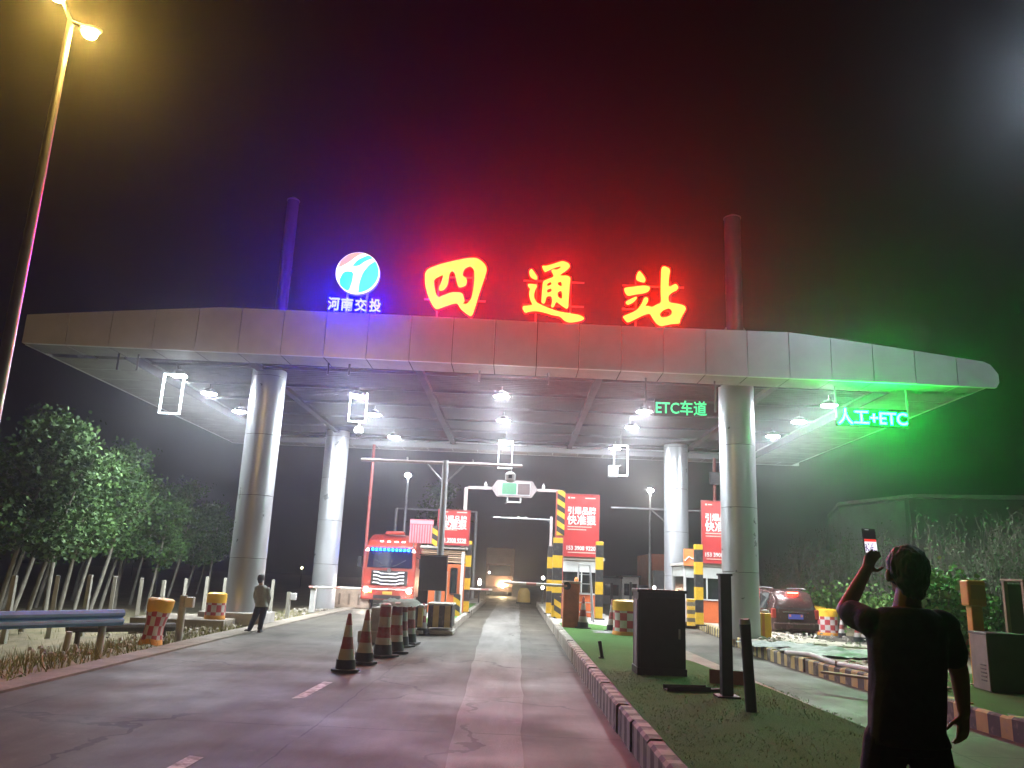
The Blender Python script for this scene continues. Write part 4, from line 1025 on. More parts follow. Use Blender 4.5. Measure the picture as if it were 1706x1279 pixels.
# guard rail at the left verge
t = thing('guard_rail', 'blue grey steel W beam guard rail on posts at the left verge', 'guard rail', (0, 0, 0))
pA, pB = P(-60, 1032, 14.0), P(205, 1022, 16.6)
pA.z = pB.z = .62; d = (pB-pA).normalized(); nrm = Vector((d.y, -d.x, 0))
wprof = [(-.155, 0), (-.15, .03), (-.09, .075), (-.045, .07), (0, .01), (.045, .07), (.09, .075), (.15, .03), (.155, 0)]
m = MB(); vs = []
for q in (pA-d*3, pB):
    for z, o_ in wprof: vs.append(q+nrm*o_+Vector((0, 0, z)))
    for z, o_ in reversed(wprof): vs.append(q+nrm*(o_-.006)+Vector((0, 0, z)))
n = 2*len(wprof); m.add(vs, [(k, (k+1) % n, n+(k+1) % n, n+k) for k in range(n)]+[tuple(range(n-1, -1, -1)), tuple(range(n, 2*n))]); m.build('w_beam', M('blue_grey_rail', (.22, .40, .75), .75, 0, .2, 2), t)
for q in (pB-d*.35, pB-d*2.4, pB-d*4.4): tube('rail_post', [(q.x-nrm.x*.08, q.y-nrm.y*.08, -.5), (q.x-nrm.x*.08, q.y-nrm.y*.08, .72)], .07, M('pale_post_paint', (.36, .35, .30), .6, 0, .25, 3), t)
# lone posts at the verge with small plates
for (px, py, h, lab) in ((297, 1064, .98, 'pale verge post with a square plate right of the crushed drum'), (478, 1027, .85, 'pale verge post with a square plate between the left columns')):
    b = G(px, py); t = thing('verge_post', lab, 'post', (b.x, b.y, -.1), group='pale verge posts'); tube('post', [(0, 0, 0), (0, 0, h+.1)], .085, MATS['pale_post_paint'], t); box('plate', (.17, -.02, h-.05), (.2, .14, .24), WHITE, t, .02)
b = G(104, 1098, -.2); t = thing('verge_post', 'short pale stump behind the guard rail end', 'post', (b.x, b.y, -.4), group='pale verge posts'); m = MB(); m.tube([(0, 0, 0), (.05, 0, .72)], .06, 12); m.build('post', MATS['pale_post_paint'], t, True)
a, b_ = P(112, 1046, 18.5), P(290, 1046, 20.5)
t = thing('dark_beam', 'long dark beam lying behind the guard rail', 'beam', a); d = b_-a; m = MB(); m.tube([(0, 0, 0), (d.x, d.y, -.03)], .1, 8); m.build('beam', M('dark_timber', (.05, .045, .04), .8, 0, .3, 4, .4), t); m = MB()
for f in (.1, .9): m.tube([(d.x*f, d.y*f, -.05), (d.x*f, d.y*f, -1.05)], .06, 8)
m.build('beam_prop', MATS['dark_timber'], t)
# fence posts
first = None
for k, (px, py0, py1) in enumerate(((15, 958, 1016), (88, 958, 1012), (143, 957, 1010), (185, 959, 1008), (229, 962, 1018), (267, 966, 1018), (305, 963, 1005), (341, 960, 1000), (372, 962, 995), (452, 965, 1000))):
    Y = 21+k*1.6; b = P(px, py1, Y); h = P(px, py0, Y).z+.45
    if first is None: h0 = h
    lab = '%s thin concrete fence post before the trees, counted from the left' % ('first second third fourth fifth sixth seventh eighth ninth tenth'.split()[k])
    t = thing('fence_post', lab, 'fence post', (b.x, Y, -.55), random.uniform(0, .5), 'concrete fence posts before the trees')
    m = MB(); m.box((0, 0, (h+.1)/2), (.13, .13, h+.1), 0, None, .85); m.build('post', MATS['pale_post_paint'], t, bevel=.01)
# concrete plinth and debris by the front left column
x, y = cols['a']
t = thing('column_plinth', 'low rough concrete plinth round the foot of the front left column', 'plinth', (x-.1, y, -.05)); m = MB(); m.prismz([(-1.0, -.75), (.95, -.8), (.9, .8), (-1.0, .8)], 0, .38); m.build('plinth', CONC, t, bevel=.03); m = MB(); m.prismz([(-2.3, -2.3), (.3, -2.1), (.2, -.83), (-1.02, -.83), (-1.02, .4), (-2.4, .3)], -.45, .22); m.build('apron', SHOULDER, t, bevel=.02)
b = G(580, 1012)
t = thing('water_barrier', 'dusty beige plastic barrier between the rear left column and the lorry', 'barrier', (b.x, b.y+.3, -.02)); m = MB(); m.prism([(-.95, 0), (.95, 0), (.95, .2), (.75, .85), (.6, .95), (-.6, .95), (-.8, .85), (-.95, .2)], -.25, .25); m.build('barrier_body', M('dusty_beige', (.45, .34, .26), .7, 0, .3, 2), t, bevel=.05); m = MB()
for x_ in (-.45, 0, .45): m.box((x_, -.26, .4), (.1, .03, .5))
m.build('recess', M('recess_shade', (.2, .14, .1), .8), t)  # shade of recesses painted as dark strips on the flat face

# middle island street furniture near the camera
b = G(1104, 1127, IZ); sc_ = b.y/F
t = thing('control_cabinet', 'large black control cabinet standing on the turf island', 'cabinet', (b.x, b.y+.35, IZ))
w, h = 76*sc_, 129*sc_
box('cabinet_body', (0, 0, h/2+.03), (w, .6, h-.06), DARKP, t, .012); box('cabinet_plinth', (0, 0, .06), (w+.03, .63, .12), BLACK, t, .005); box('cabinet_roof', (0, 0, h+.01), (w+.05, .66, .05), BLACK, t, .01)
m = MB(); m.box((0, -.305, h/2), (w*.9, .012, h*.86)); dr = m.build('door', DARKP, t, bevel=.004); box('handle', (w*.36, -.325, h*.5), (.03, .03, .16), GALV, dr, .006); box('side_strip', (-w/2-.008, -.1, h*.5), (.015, .3, h*.8), M('grey_strip', (.22, .22, .21), .5), t, .003)
b = G(1211, 1162, IZ); sc_ = b.y/F
t = thing('dark_post', 'tall square black post right of the control cabinet', 'post', b); h = 187*sc_; box('post', (0, 0, h/2), (.15, .15, h), DARKP, t, .01); box('cap', (0, 0, h), (.18, .18, .03), BLACK, t, .005); box('foot_plate', (0, 0, .015), (.3, .3, .03), BLACK, t, .004)
b = G(1252, 1187, IZ); sc_ = b.y/F
t = thing('dark_post', 'short leaning black post with a shiny top at the turf edge', 'post', b); h = 132*sc_; m = MB(); m.tube([(0, 0, 0), (-.05, 0, h)], .066, 16); m.build('post', DARKP, t, True); m = MB(); m.tube([(-.05, 0, h), (-.055, 0, h+.06)], [.069, .06], 16); m.build('shiny_cap', WHITE, t, True)
b = G(1002, 1097, IZ); t = thing('pipe_stub', 'tiny dark pipe stub sticking out of the turf', 'pipe', b); m = MB(); m.tube([(.02, 0, -.02), (-.04, 0, .32)], .035, 10); m.build('pipe', BLACK, t, True); m = MB(); m.lathe([(.06, 0), (.05, .03)], 10); m.build('collar', BLACK, t)
b = G(1150, 1152, IZ)
t = thing('steel_channel', 'dark rusty steel channel lying on the turf before the cabinet', 'steel channel', (b.x, b.y, IZ+.012), .12); m = MB(); m.box((-.05, 0, .01), (.62, .2, .012)); m.box((-.05, -.1, .035), (.62, .012, .06)); m.box((-.05, .1, .035), (.62, .012, .06)); m.build('channel', M('dark_rust', (.05, .03, .02), .8, .3, .4, 6, .3), t); m = MB(); m.box((.42, .02, .02), (.34, .12, .03), 0, Matrix.Rotation(.2, 3, 'Z')); m.build('tongue', MATS['dark_rust'], t)
b = G(1232, 1158, IZ-.1)
t = thing('rusty_plate', 'reddish brown steel plate leaning at the turf edge behind the posts', 'plate', (b.x-.1, b.y+.35, IZ-.02), -.2); m = MB(); m.box((0, 0, .11), (.5, .03, .24), 0, Matrix.Rotation(-.5, 3, 'X')); m.build('plate', M('red_rust', (.16, .05, .03), .8, 0, .3, 5, .3), t, bevel=.004); m = MB(); m.box((0, .09, .1), (.04, .03, .2)); m.build('rib', MATS['red_rust'], t)

# right island: cabinet, yellow card machine, spare frame, boom, planks, tarp
b = G(1662, 1154, .26); sc_ = b.y/F
t = thing('control_cabinet', 'grey control cabinet with vented side behind the standing man', 'cabinet', (b.x+.24, b.y+.3, .26), radians(-6)); w, h = 54*sc_, 86*sc_
box('cabinet_body', (0, 0, h/2), (w, .62, h), M('cabinet_dark_face', (.045, .042, .038), .55), t, .015); box('side_panel', (-w/2-.012, 0, h/2), (.02, .6, h*.98), M('cabinet_grey_lit', (.16, .15, .13), .5), t, .003); m = MB()  # side panel coloured paler than the face, as its lit side
for k in range(5): m.box((-w/2-.026, -.12, .16+k*.06), (.012, .18, .02))
m.build('vent', BLACK, t); box('cabinet_roof', (0, 0, h+.015), (w+.06, .68, .04), MATS['cabinet_dark_face'], t, .008)
bx = P(1629, 1055, b.y+.95)
t = thing('card_machine', 'yellow card machine head on a yellow post beside the grey cabinet', 'card machine', (bx.x-.02, b.y+.95, .26)); YP = M('mustard_paint', (.55, .30, .03), .45, 0, .2, 3); zt = P(1629, 1008, b.y+.9).z-.26
box('post', (0, 0, zt/2), (.2, .18, zt), YP, t, .02); box('head', (-.01, -.02, zt+.2), (.32, .26, .44), YP, t, .03); box('screen', (.0, -.155, zt+.22), (.24, .012, .24), M('mustard_dark', (.4, .22, .03), .4), t, .004); m = MB(); m.lathe([(.06, 0), (.05, .08), (.02, .1)], 12, 0, (.2, -.02, zt+.3)); m.build('side_lamp', WHITE, t)
b = P(1698, 1150, 15.2)
t = thing('equipment_rack', 'tall open brown steel cabinet frame cut by the right edge of the photo', 'cabinet', (b.x+.62, 15.4, .26)); h = 1.78
m = MB()
for x_ in (-.4, .4):
    for y_ in (-.3, .3): m.box((x_, y_, h/2), (.07, .07, h))
m.build('frame', M('brown_frame', (.2, .16, .11), .5, .2), t); box('back_panel', (0, .3, h/2), (.72, .02, h-.1), MATS['cabinet_dark_face'], t, .003); box('top', (0, 0, h+.02), (.9, .7, .04), MATS['brown_frame'], t, .006)
a = G(1618, 1095, .25); t = thing('fence_rail', 'short red and white rail on a post behind the standing man', 'barrier', a); tube('post', [(0, 0, 0), (0, 0, .85)], .045, M('pink_post', (.6, .4, .36), .5), t); e = P(1588, 1043, a.y+.6)-a; m = MB(); m.tube([(0, 0, .85), (e.x-.6, .9, .98)], .045, 8); m.build('rail', MATS['boom_stripes'], t); box('orange_box', (-.12, .1, .3), (.25, .2, .5), ORANGE, t, .02)
pts = [G(px, py, .3) for px, py in ((1310, 1087), (1350, 1093), (1395, 1106), (1450, 1118), (1520, 1136))]
t = thing('grey_conduit', 'long grey conduit lying along the dusty right island', 'conduit', pts[0]); m = MB(); m.tube([p-pts[0]+Vector((0, 0, .03*(k % 2))) for k, p in enumerate(pts)], .055, 10); m.build('conduit', M('grey_plastic', (.42, .42, .42), .5), t, True); m = MB(); m.tube([pts[2]-pts[0]-Vector((.05, 0, 0)), pts[2]-pts[0]+Vector((.08, -.05, 0))], .07, 10); m.build('coupling', M('grey_plastic_dark', (.3, .3, .3), .5), t)
def tarp(cpx, cpy, sx, sy, name, label, mat, hgt=.12, z=.26, rz=0):
    c = G(cpx, cpy, z); m = MB(); n = 22
    for j in range(n+1):
        for i in range(n+1):
            u, v = (i/n-.5)*2, (j/n-.5)*2; x, y = u*sx, v*sy
            x += .25*sx*mnoise.noise((v*1.5, u, cpx)); e = max(0, 1-(u*u+v*v)**.5*.75)
            z_ = .015+hgt*e*(.6+mnoise.noise((u*2.2+cpx, v*2.2, 0)))+hgt*.35*abs(mnoise.noise((u*6, v*6, cpx))); m.v.append(Vector((x, y, max(.012, z_))))
    for j in range(n):
        for i in range(n): a = j*(n+1)+i; m.f.append((a, a+1, a+n+2, a+n+1)); m.m.append(0)
    o = m.build(name, mat, smooth=True); o.location = (c.x, c.y, z); o.rotation_euler.z = rz; tag(o, label, 'tarpaulin')
TP = M('grey_green_tarp', (.13, .15, .13), .6, 0, .4, 3, .3)
tarp(1405, 1092, 1.3, .9, 'tarpaulin', 'crumpled dark tarpaulin on the right island behind the van', TP, .2)
tarp(1300, 1076, 1.0, .9, 'tarpaulin', 'flat grey tarpaulin beside the front right column', TP, .12)
tarp(880+150, 1055, .7, .5, 'tarpaulin', 'thin dark netting lying before the checked drum on the middle island', TP, .05, IZ)
WOOD = M('weathered_plank', (.42, .36, .28), .8, 0, .3, 5, .3)
for (px, py, L_, rz, lab) in ((1335, 1072, 1.5, .3, 'pale plank on the right island just behind the van'), (1420, 1078, 1.6, -.15, 'pale plank on the rubble below the small cones'), (1470, 1132, 2.2, -.9, 'weathered plank lying along the right kerb top')):
    b = G(px, py, .3); t = thing('plank', lab, 'plank', (b.x, b.y, .27), rz, 'loose planks on the right island'); m = MB(); m.box((0, 0, .025), (L_, .16, .04)); m.build('board', WOOD, t, bevel=.005)
# ================================================================== VEGETATION
def leaf_material(name, a, b_):
    m, nt, b = base(name); gi = nd(nt, 'ShaderNodeNewGeometry')
    c = mixc(nt, gi.outputs['Random Per Island'], a, b_); nt.links.new(c, b.inputs['Base Color']); b.inputs['Roughness'].default_value = .65; b.inputs['Specular IOR Level'].default_value = .25
    return m
LEAF = leaf_material('poplar_leaf', (.016, .052, .010), (.075, .16, .035)); LEAF2 = leaf_material('bush_leaf', (.04, .09, .015), (.12, .22, .05)); TWIG = M('grey_twig', (.10, .095, .07), .85, 0, .3, 3)
BARK = M('pale_poplar_bark', (.21, .20, .16), .8, 0, .3, 3, .3)
def leaf(m, c, s):
    d = Vector((random.gauss(0, 1), random.gauss(0, 1), random.gauss(0, .6))).normalized()
    u = d.cross(Vector((random.gauss(0, 1), random.gauss(0, 1), random.gauss(0, 1)))).normalized(); d, u = d*s, u*s*.42
    m.add([c, c+d*.5+u, c+d, c+d*.5-u], [(0, 1, 2, 3)])
def tree_meshes(seed, H=6.6, lo=2.3, R=1.25, n=2600, lean=.12, ls=.165):
    random.seed(seed); T = MB(); L = MB()
    bend = random.uniform(-.12, .12)
    def tr(f): return Vector((lean*H*f + bend*H*f*(1-f), .05*H*f*sin(seed), H*f*.94))
    T.tube([tr(f/6) for f in range(7)], [.085, .078, .068, .056, .043, .028, .012], 9)
    cl = []
    for k in range(26):
        f = random.uniform(lo/H, .97); a = random.uniform(0, 2*pi); b = tr(f)
        Lg = R*random.uniform(.5, 1.05)*(1-.55*abs((f-.55)/.45)); e = b+Vector((cos(a)*Lg, sin(a)*Lg, Lg*random.uniform(.4, 1.0)))
        T.tube([b, (b+e)/2+Vector((0, 0, -.06)), e], [.026, .017, .006], 5)
        cl += [(e, .26), ((b+e)/2, .2)]
    cl.append((tr(1), .3))
    for c, s in cl:
        for _ in range(n//len(cl)):
            leaf(L, c+Vector((random.gauss(0, s), random.gauss(0, s), random.gauss(0, s*.8))), ls*random.uniform(.6, 1.2))
    return T, L
def as_meshes(T, L, lm=None):
    o1 = T.build('t', BARK, None, True); o2 = L.build('l', lm or LEAF, None, fix=False); a, b = o1.data, o2.data
    bpy.data.objects.remove(o1); bpy.data.objects.remove(o2); a.name = 'trunk'; b.name = 'crown'; return a, b
variants = [as_meshes(*tree_meshes(s, H, lo, R, 3400, ln)) for s, H, lo, R, ln in ((1, 6.4, 2.4, 1.35, .17), (2, 7.0, 2.6, 1.5, .10), (3, 6.0, 2.3, 1.3, .20), (4, 6.8, 2.9, 1.4, .06), (5, 5.6, 2.2, 1.35, .14))]
def plant_tree(v, x, y, label, sc=1., z=-.5, group='poplars along the left verge', cat='tree', nm='poplar_tree'):
    t = thing(nm, label, cat, (x, y, z), random.uniform(-.35, .35), group); t.scale = (sc,)*3
    link('trunk', variants[v][0], t); link('crown', variants[v][1], t); return t
random.seed(21)
ords = 'first second third fourth fifth sixth seventh eighth ninth tenth eleventh twelfth thirteenth fourteenth fifteenth sixteenth seventeenth eighteenth nineteenth twentieth'.split()
tp = [(-6, 24.5, 1.02), (18, 26.5, 1.0), (44, 25, .92), (78, 27, .98), (99, 29.5, 1.02), (124, 31, .95), (150, 33, 1.), (168, 36, .98), (192, 38, 1.0), (245, 37, .86), (217, 42, .98), (275, 42, .92), (305, 46, .9), (345, 47, .85), (60, 36, 1.15), (120, 44, 1.25), (4, 34, 1.2), (190, 52, 1.2), (255, 55, 1.05), (325, 58, .95)]
for k, (px, Y, sc) in enumerate(tp):
    q = P(px, 1000, Y)
    plant_tree(k % 5, q.x, Y, ('%s poplar of the roadside row behind the fence posts, counted from the left front' if k < 14 else '%s poplar, standing in the dark second row behind the roadside poplars') % ords[k], sc)
q = P(716, 960, 60); plant_tree(1, q.x, 60, 'lit tree crown above the lorry, behind the T pole', 1.22, -.05, 'poplars beyond the toll station')
# bush beside the standing man, upright bare shrubs at the right
def bush(x, y, z, h, r, n, label, seed, mat=LEAF2, ls=.17, nm='leafy_bush'):
    random.seed(seed); T = MB(); L = MB()
    for k in range(12):
        a = random.uniform(0, 2*pi); e = Vector((cos(a)*r*random.uniform(.3, .9), sin(a)*r*random.uniform(.3, .9), h*random.uniform(.6, 1)))
        T.tube([(0, 0, 0), e*.5+Vector((0, 0, .1*h)), e], [.03, .02, .006], 5)
        for c, s in ((e, r*.28), (e*.6, r*.3), (e*.8, r*.25)):
            for _ in range(n//36): leaf(L, c+Vector((random.gauss(0, s), random.gauss(0, s), random.gauss(0, s*.7))), ls*random.uniform(.5, 1.2))
    t = thing(nm, label, 'bush', (x, y, z), group='bushes at the right verge'); T.build('stem', TWIG, t, True); L.build('foliage', mat, t, fix=False); return t
for k, (px, py, Y, h, r, lab) in enumerate(((1572, 1000, 21, 2.1, 1.1, 'bright green leafy bush immediately right of the standing man'), (1618, 1010, 25, 1.8, 1.1, 'green bush behind the yellow card machine'), (1388, 1000, 40, 1.7, 1.5, 'low green bush right of the black van'), (1455, 1005, 31, 1.6, 1.2, 'low bush behind the small traffic cones'))):
    q = P(px, py, Y); bush(q.x, Y, .05, h, r, 2600 if k < 2 else 1800, lab, 60+k)
def shrub(x, y, z, h, label, seed, spread=.9, n=85):
    random.seed(seed); T = MB(); L = MB()
    for k in range(n):
        a = random.uniform(0, 2*pi); s = spread*random.uniform(.1, 1); hh = h*random.uniform(.55, 1)*(1-.25*s/spread)
        b = Vector((cos(a)*s*.25, sin(a)*s*.25, 0)); e = Vector((cos(a)*s*1.1, sin(a)*s*1.1, hh))
        mid = b*.4+e*.5+Vector((random.gauss(0, .08), random.gauss(0, .08), .1)); T.tube([b, mid, e], [.022, .014, .004], 4)
        for j in range(4):
            c = mid+(e-mid)*random.uniform(0, 1); d = Vector((random.gauss(0, .22), random.gauss(0, .22), random.uniform(.2, .6))); T.tube([c, c+d], [.008, .003], 3)
            for q_ in range(2): leaf(L, c+d*random.uniform(.2, 1)+Vector((random.gauss(0, .08),)*3), .085)
    t = thing('upright_shrub', label, 'shrub', (x, y, z), group='sparse upright shrubs at the right verge'); T.build('stem', TWIG, t, True); L.build('foliage', leaf_material('shrub_leaf', (.02, .05, .012), (.05, .10, .03)) if 'shl' not in MATS else MATS['shl'], t, fix=False)
for k, (px, Y, h, sp, lab) in enumerate(((1300, 48, 3.6, 1.2, 'short sparse upright shrub farthest left behind the van'), (1335, 44, 4.6, 1.3, 'sparse upright shrub above the roof of the van'), (1375, 42, 5.0, 1.4, 'sparse upright shrub left of the raised phone'), (1412, 40, 5.0, 1.3, 'sparse upright shrub directly behind the raised phone'), (1475, 36, 5.2, 1.4, 'sparse upright shrub behind the head of the standing man'), (1545, 33, 5.0, 1.5, 'sparse upright shrub above the bright green bush'), (1600, 31, 5.1, 1.5, 'tall sparse shrub left of the yellow card machine'), (1672, 25, 4.6, 1.4, 'tall sparse dark shrub behind the grey cabinet'), (1720, 27, 5.0, 1.5, 'tall sparse shrub at the right edge of the photo'))):
    q = P(px, 1000, Y); shrub(q.x, Y, .1, h, lab, 90+k, sp)
# dry grass on the verge
random.seed(31); m = MB()
for k in range(6000):
    y = random.uniform(9, 34)**1.0; x = -7.3-.02*y-abs(random.gauss(0, 2.2))
    if x > -7.5-.02*y and random.random() < .5: continue
    h = random.uniform(.08, .34); a = random.uniform(0, pi); w = .012; dx, dy = cos(a)*w, sin(a)*w; lx_, ly_ = random.gauss(0, .1), random.gauss(0, .1)
    z = -.12-.45*min(1, max(0, (-8.4-x)/2.5))
    m.add([(x-dx, y-dy, z), (x+dx, y+dy, z), (x+lx_, y+ly_, z+h)], [(0, 1, 2)])
tag(m.build('dry_grass', leaf_material('dry_grass_blade', (.36, .30, .14), (.16, .20, .06)), fix=False), kind='stuff')
random.seed(33)
q = P(70, 1090, 12.5); bush(-9.0, 12.6, -.5, .75, .8, 1500, 'dark green weed clump in the grass under the guard rail', 77, LEAF, .12)
random.seed(41); m = MB()
for k in range(8000):
    x, y = random.uniform(1.5, 4.0), 3.+11*random.random()**1.3
    if mnoise.noise((x*1.1, y*.8, 9)) > .42: continue
    h = random.uniform(.012, .03); a = random.uniform(0, pi); dx, dy = cos(a)*.004, sin(a)*.004; z = IZ+.008
    if x > 4.15-(max(0, y-9)*.06): continue
    m.add([(x-dx, y-dy, z), (x+dx, y+dy, z), (x+random.gauss(0, .012), y+random.gauss(0, .012), z+h)], [(0, 1, 2)])
tag(m.build('turf_pile', leaf_material('turf_blade', (.09, .2, .05), (.13, .26, .07)), fix=False), kind='stuff')
# building and fence behind the right verge
a, b_ = P(1405, 960, 56), P(1516, 960, 50); z0 = P(1405, 848, 56).z; z1 = P(1516, 832, 50).z
t = thing('flat_roof_building', 'dim grey flat roofed building behind the shrubs at the right', 'building', (0, 0, 0))
def wall_quad(mb, a, b, z0, z1, mi=0, th=.3):
    d = (b-a); d.z = 0; n = Vector((-d.y, d.x, 0)).normalized()*th
    vs = [(a.x, a.y, z0), (b.x, b.y, z0), (b.x, b.y, z1), (a.x, a.y, z1)]; vs += [(x+n.x, y+n.y, z) for x, y, z in vs]
    mb.add(vs, [(0, 1, 2, 3), (7, 6, 5, 4), (0, 4, 5, 1), (1, 5, 6, 2), (2, 6, 7, 3), (3, 7, 4, 0)], mi)
zz = (z0+z1)/2
m = MB(); a2 = Vector((a.x, a.y, 0)); b2_ = Vector((b_.x, b_.y, 0)); b3 = b2_+Vector((9, -2.0, 0))
m.prismz([(a.x, a.y), (b_.x, b_.y), (b_.x+3, b_.y+10), (a.x+3, a.y+10)], -.1, zz); m.build('wall', M('grey_render', (.18, .19, .18), .85, 0, .25, .4), t)
m = MB(); m.prismz([(b_.x, b_.y-.6), (b_.x+11, b_.y-3.5), (b_.x+13, b_.y+7), (b_.x+2, b_.y+10)], -.1, zz+.1); m.build('wing_wall', M('dark_render', (.10, .11, .10), .85, 0, .25, .4), t)
m = MB(); m.prismz([(a.x-.2, a.y-.2), (b_.x+.1, b_.y-.9), (b_.x+11.2, b_.y-3.8), (b_.x+13, b_.y+7), (a.x+3, a.y+10.2)], zz+.12, zz+.34); m.build('roof_slab', M('roof_grey', (.25, .26, .25), .8), t)
for k in range(3):
    f = .2+.28*k; p = a2.lerp(b2_, f)+Vector((0, -.12, 0)); box('window', (p.x, p.y, 2.2), (1.1, .1, 1.3), GLASS('booth_glass'), t, 0)
t = thing('slat_fence', 'pale vertical slat fence low behind the grey cabinet', 'fence', (0, 0, 0)); m = MB(); a, b_ = P(1575, 1000, 30), P(1760, 1000, 27)
n = 46
for k in range(n): p = a.lerp(b_, k/n); m.box((p.x, p.y, .75), (.13, .03, 1.5))
m.build('slats', M('pale_slat_paint', (.4, .42, .42), .6), t); m = MB()
for z in (.35, 1.2): m.tube([(a.x, a.y+.05, z), (b_.x, b_.y+.05, z)], .03, 6)
m.build('fence_rail', MATS['pale_slat_paint'], t)

# ================================================================== PEOPLE
SKIN = M('skin', (.30, .18, .12), .5, 0, .1, 6); HAIR = M('black_hair', (.012, .011, .010), .45, 0, .3, 30, .5)
def capsule(mb, a, b, ra, rb, n=12, flat=1.):
    a, b = Vector(a), Vector(b); d = (b-a).normalized()
    mb.tube([a-d*ra*.9, a-d*ra*.6, a, a.lerp(b, .33), a.lerp(b, .66), b, b+d*rb*.6, b+d*rb*.9], [ra*.45, ra*.8, ra, ra*1.03*.7+rb*.3, ra*.35+rb*.65, rb, rb*.8, rb*.45], n)
def rings(mb, secs, n=22):
    vs = []; fs = []
    for c, rx, ry in secs: vs += [(c[0]+rx*cos(2*pi*k/n), c[1]+ry*sin(2*pi*k/n), c[2]) for k in range(n)]
    for i in range(len(secs)-1):
        for k in range(n): fs.append((i*n+k, i*n+(k+1) % n, (i+1)*n+(k+1) % n, (i+1)*n+k))
    fs += [tuple(reversed(range(n))), tuple(range((len(secs)-1)*n, len(secs)*n))]; mb.add(vs, fs)
def hand(mb, w, d, palm_n, curl, s=1., thumb=1):
    """palm and five separate fingers; w wrist, d pointing direction, palm_n palm normal"""
    d = Vector(d).normalized(); pn = Vector(palm_n); pn = (pn-d*pn.dot(d)).normalized(); side = d.cross(pn)*thumb
    for k in (-.026, -.009, .009, .026): capsule(mb, w+side*k*.6*s, w+d*.085*s+side*k*s, .014*s, .0125*s, 8)
    for k, (o_, L) in enumerate(((.030, .068), (.0105, .078), (-.0095, .073), (-.029, .056))):
        p = w+d*.09*s+side*o_*s; r = .0088*s; dirn = d.copy(); 
        for seg, f in enumerate((.45, .32, .23)):
            a = curl*(.55+.35*seg)*(1+.07*k); dirn = (dirn*cos(a)+pn*sin(a)).normalized(); pn2 = (pn*cos(a)-d*sin(a))
            q_ = p+dirn*L*f*s; capsule(mb, p, q_, r, r*.9, 8); p = q_; r *= .92
    p = w+d*.03*s+side*.028*s; d1 = (d*.6+side*.75+pn*.35).normalized(); q_ = p+d1*.042*s; capsule(mb, p, q_, .0125*s, .0105*s, 8)
    d2 = (d*.85+side*.25+pn*.45).normalized(); capsule(mb, q_, q_+d2*.036*s, .0105*s, .009*s, 8)
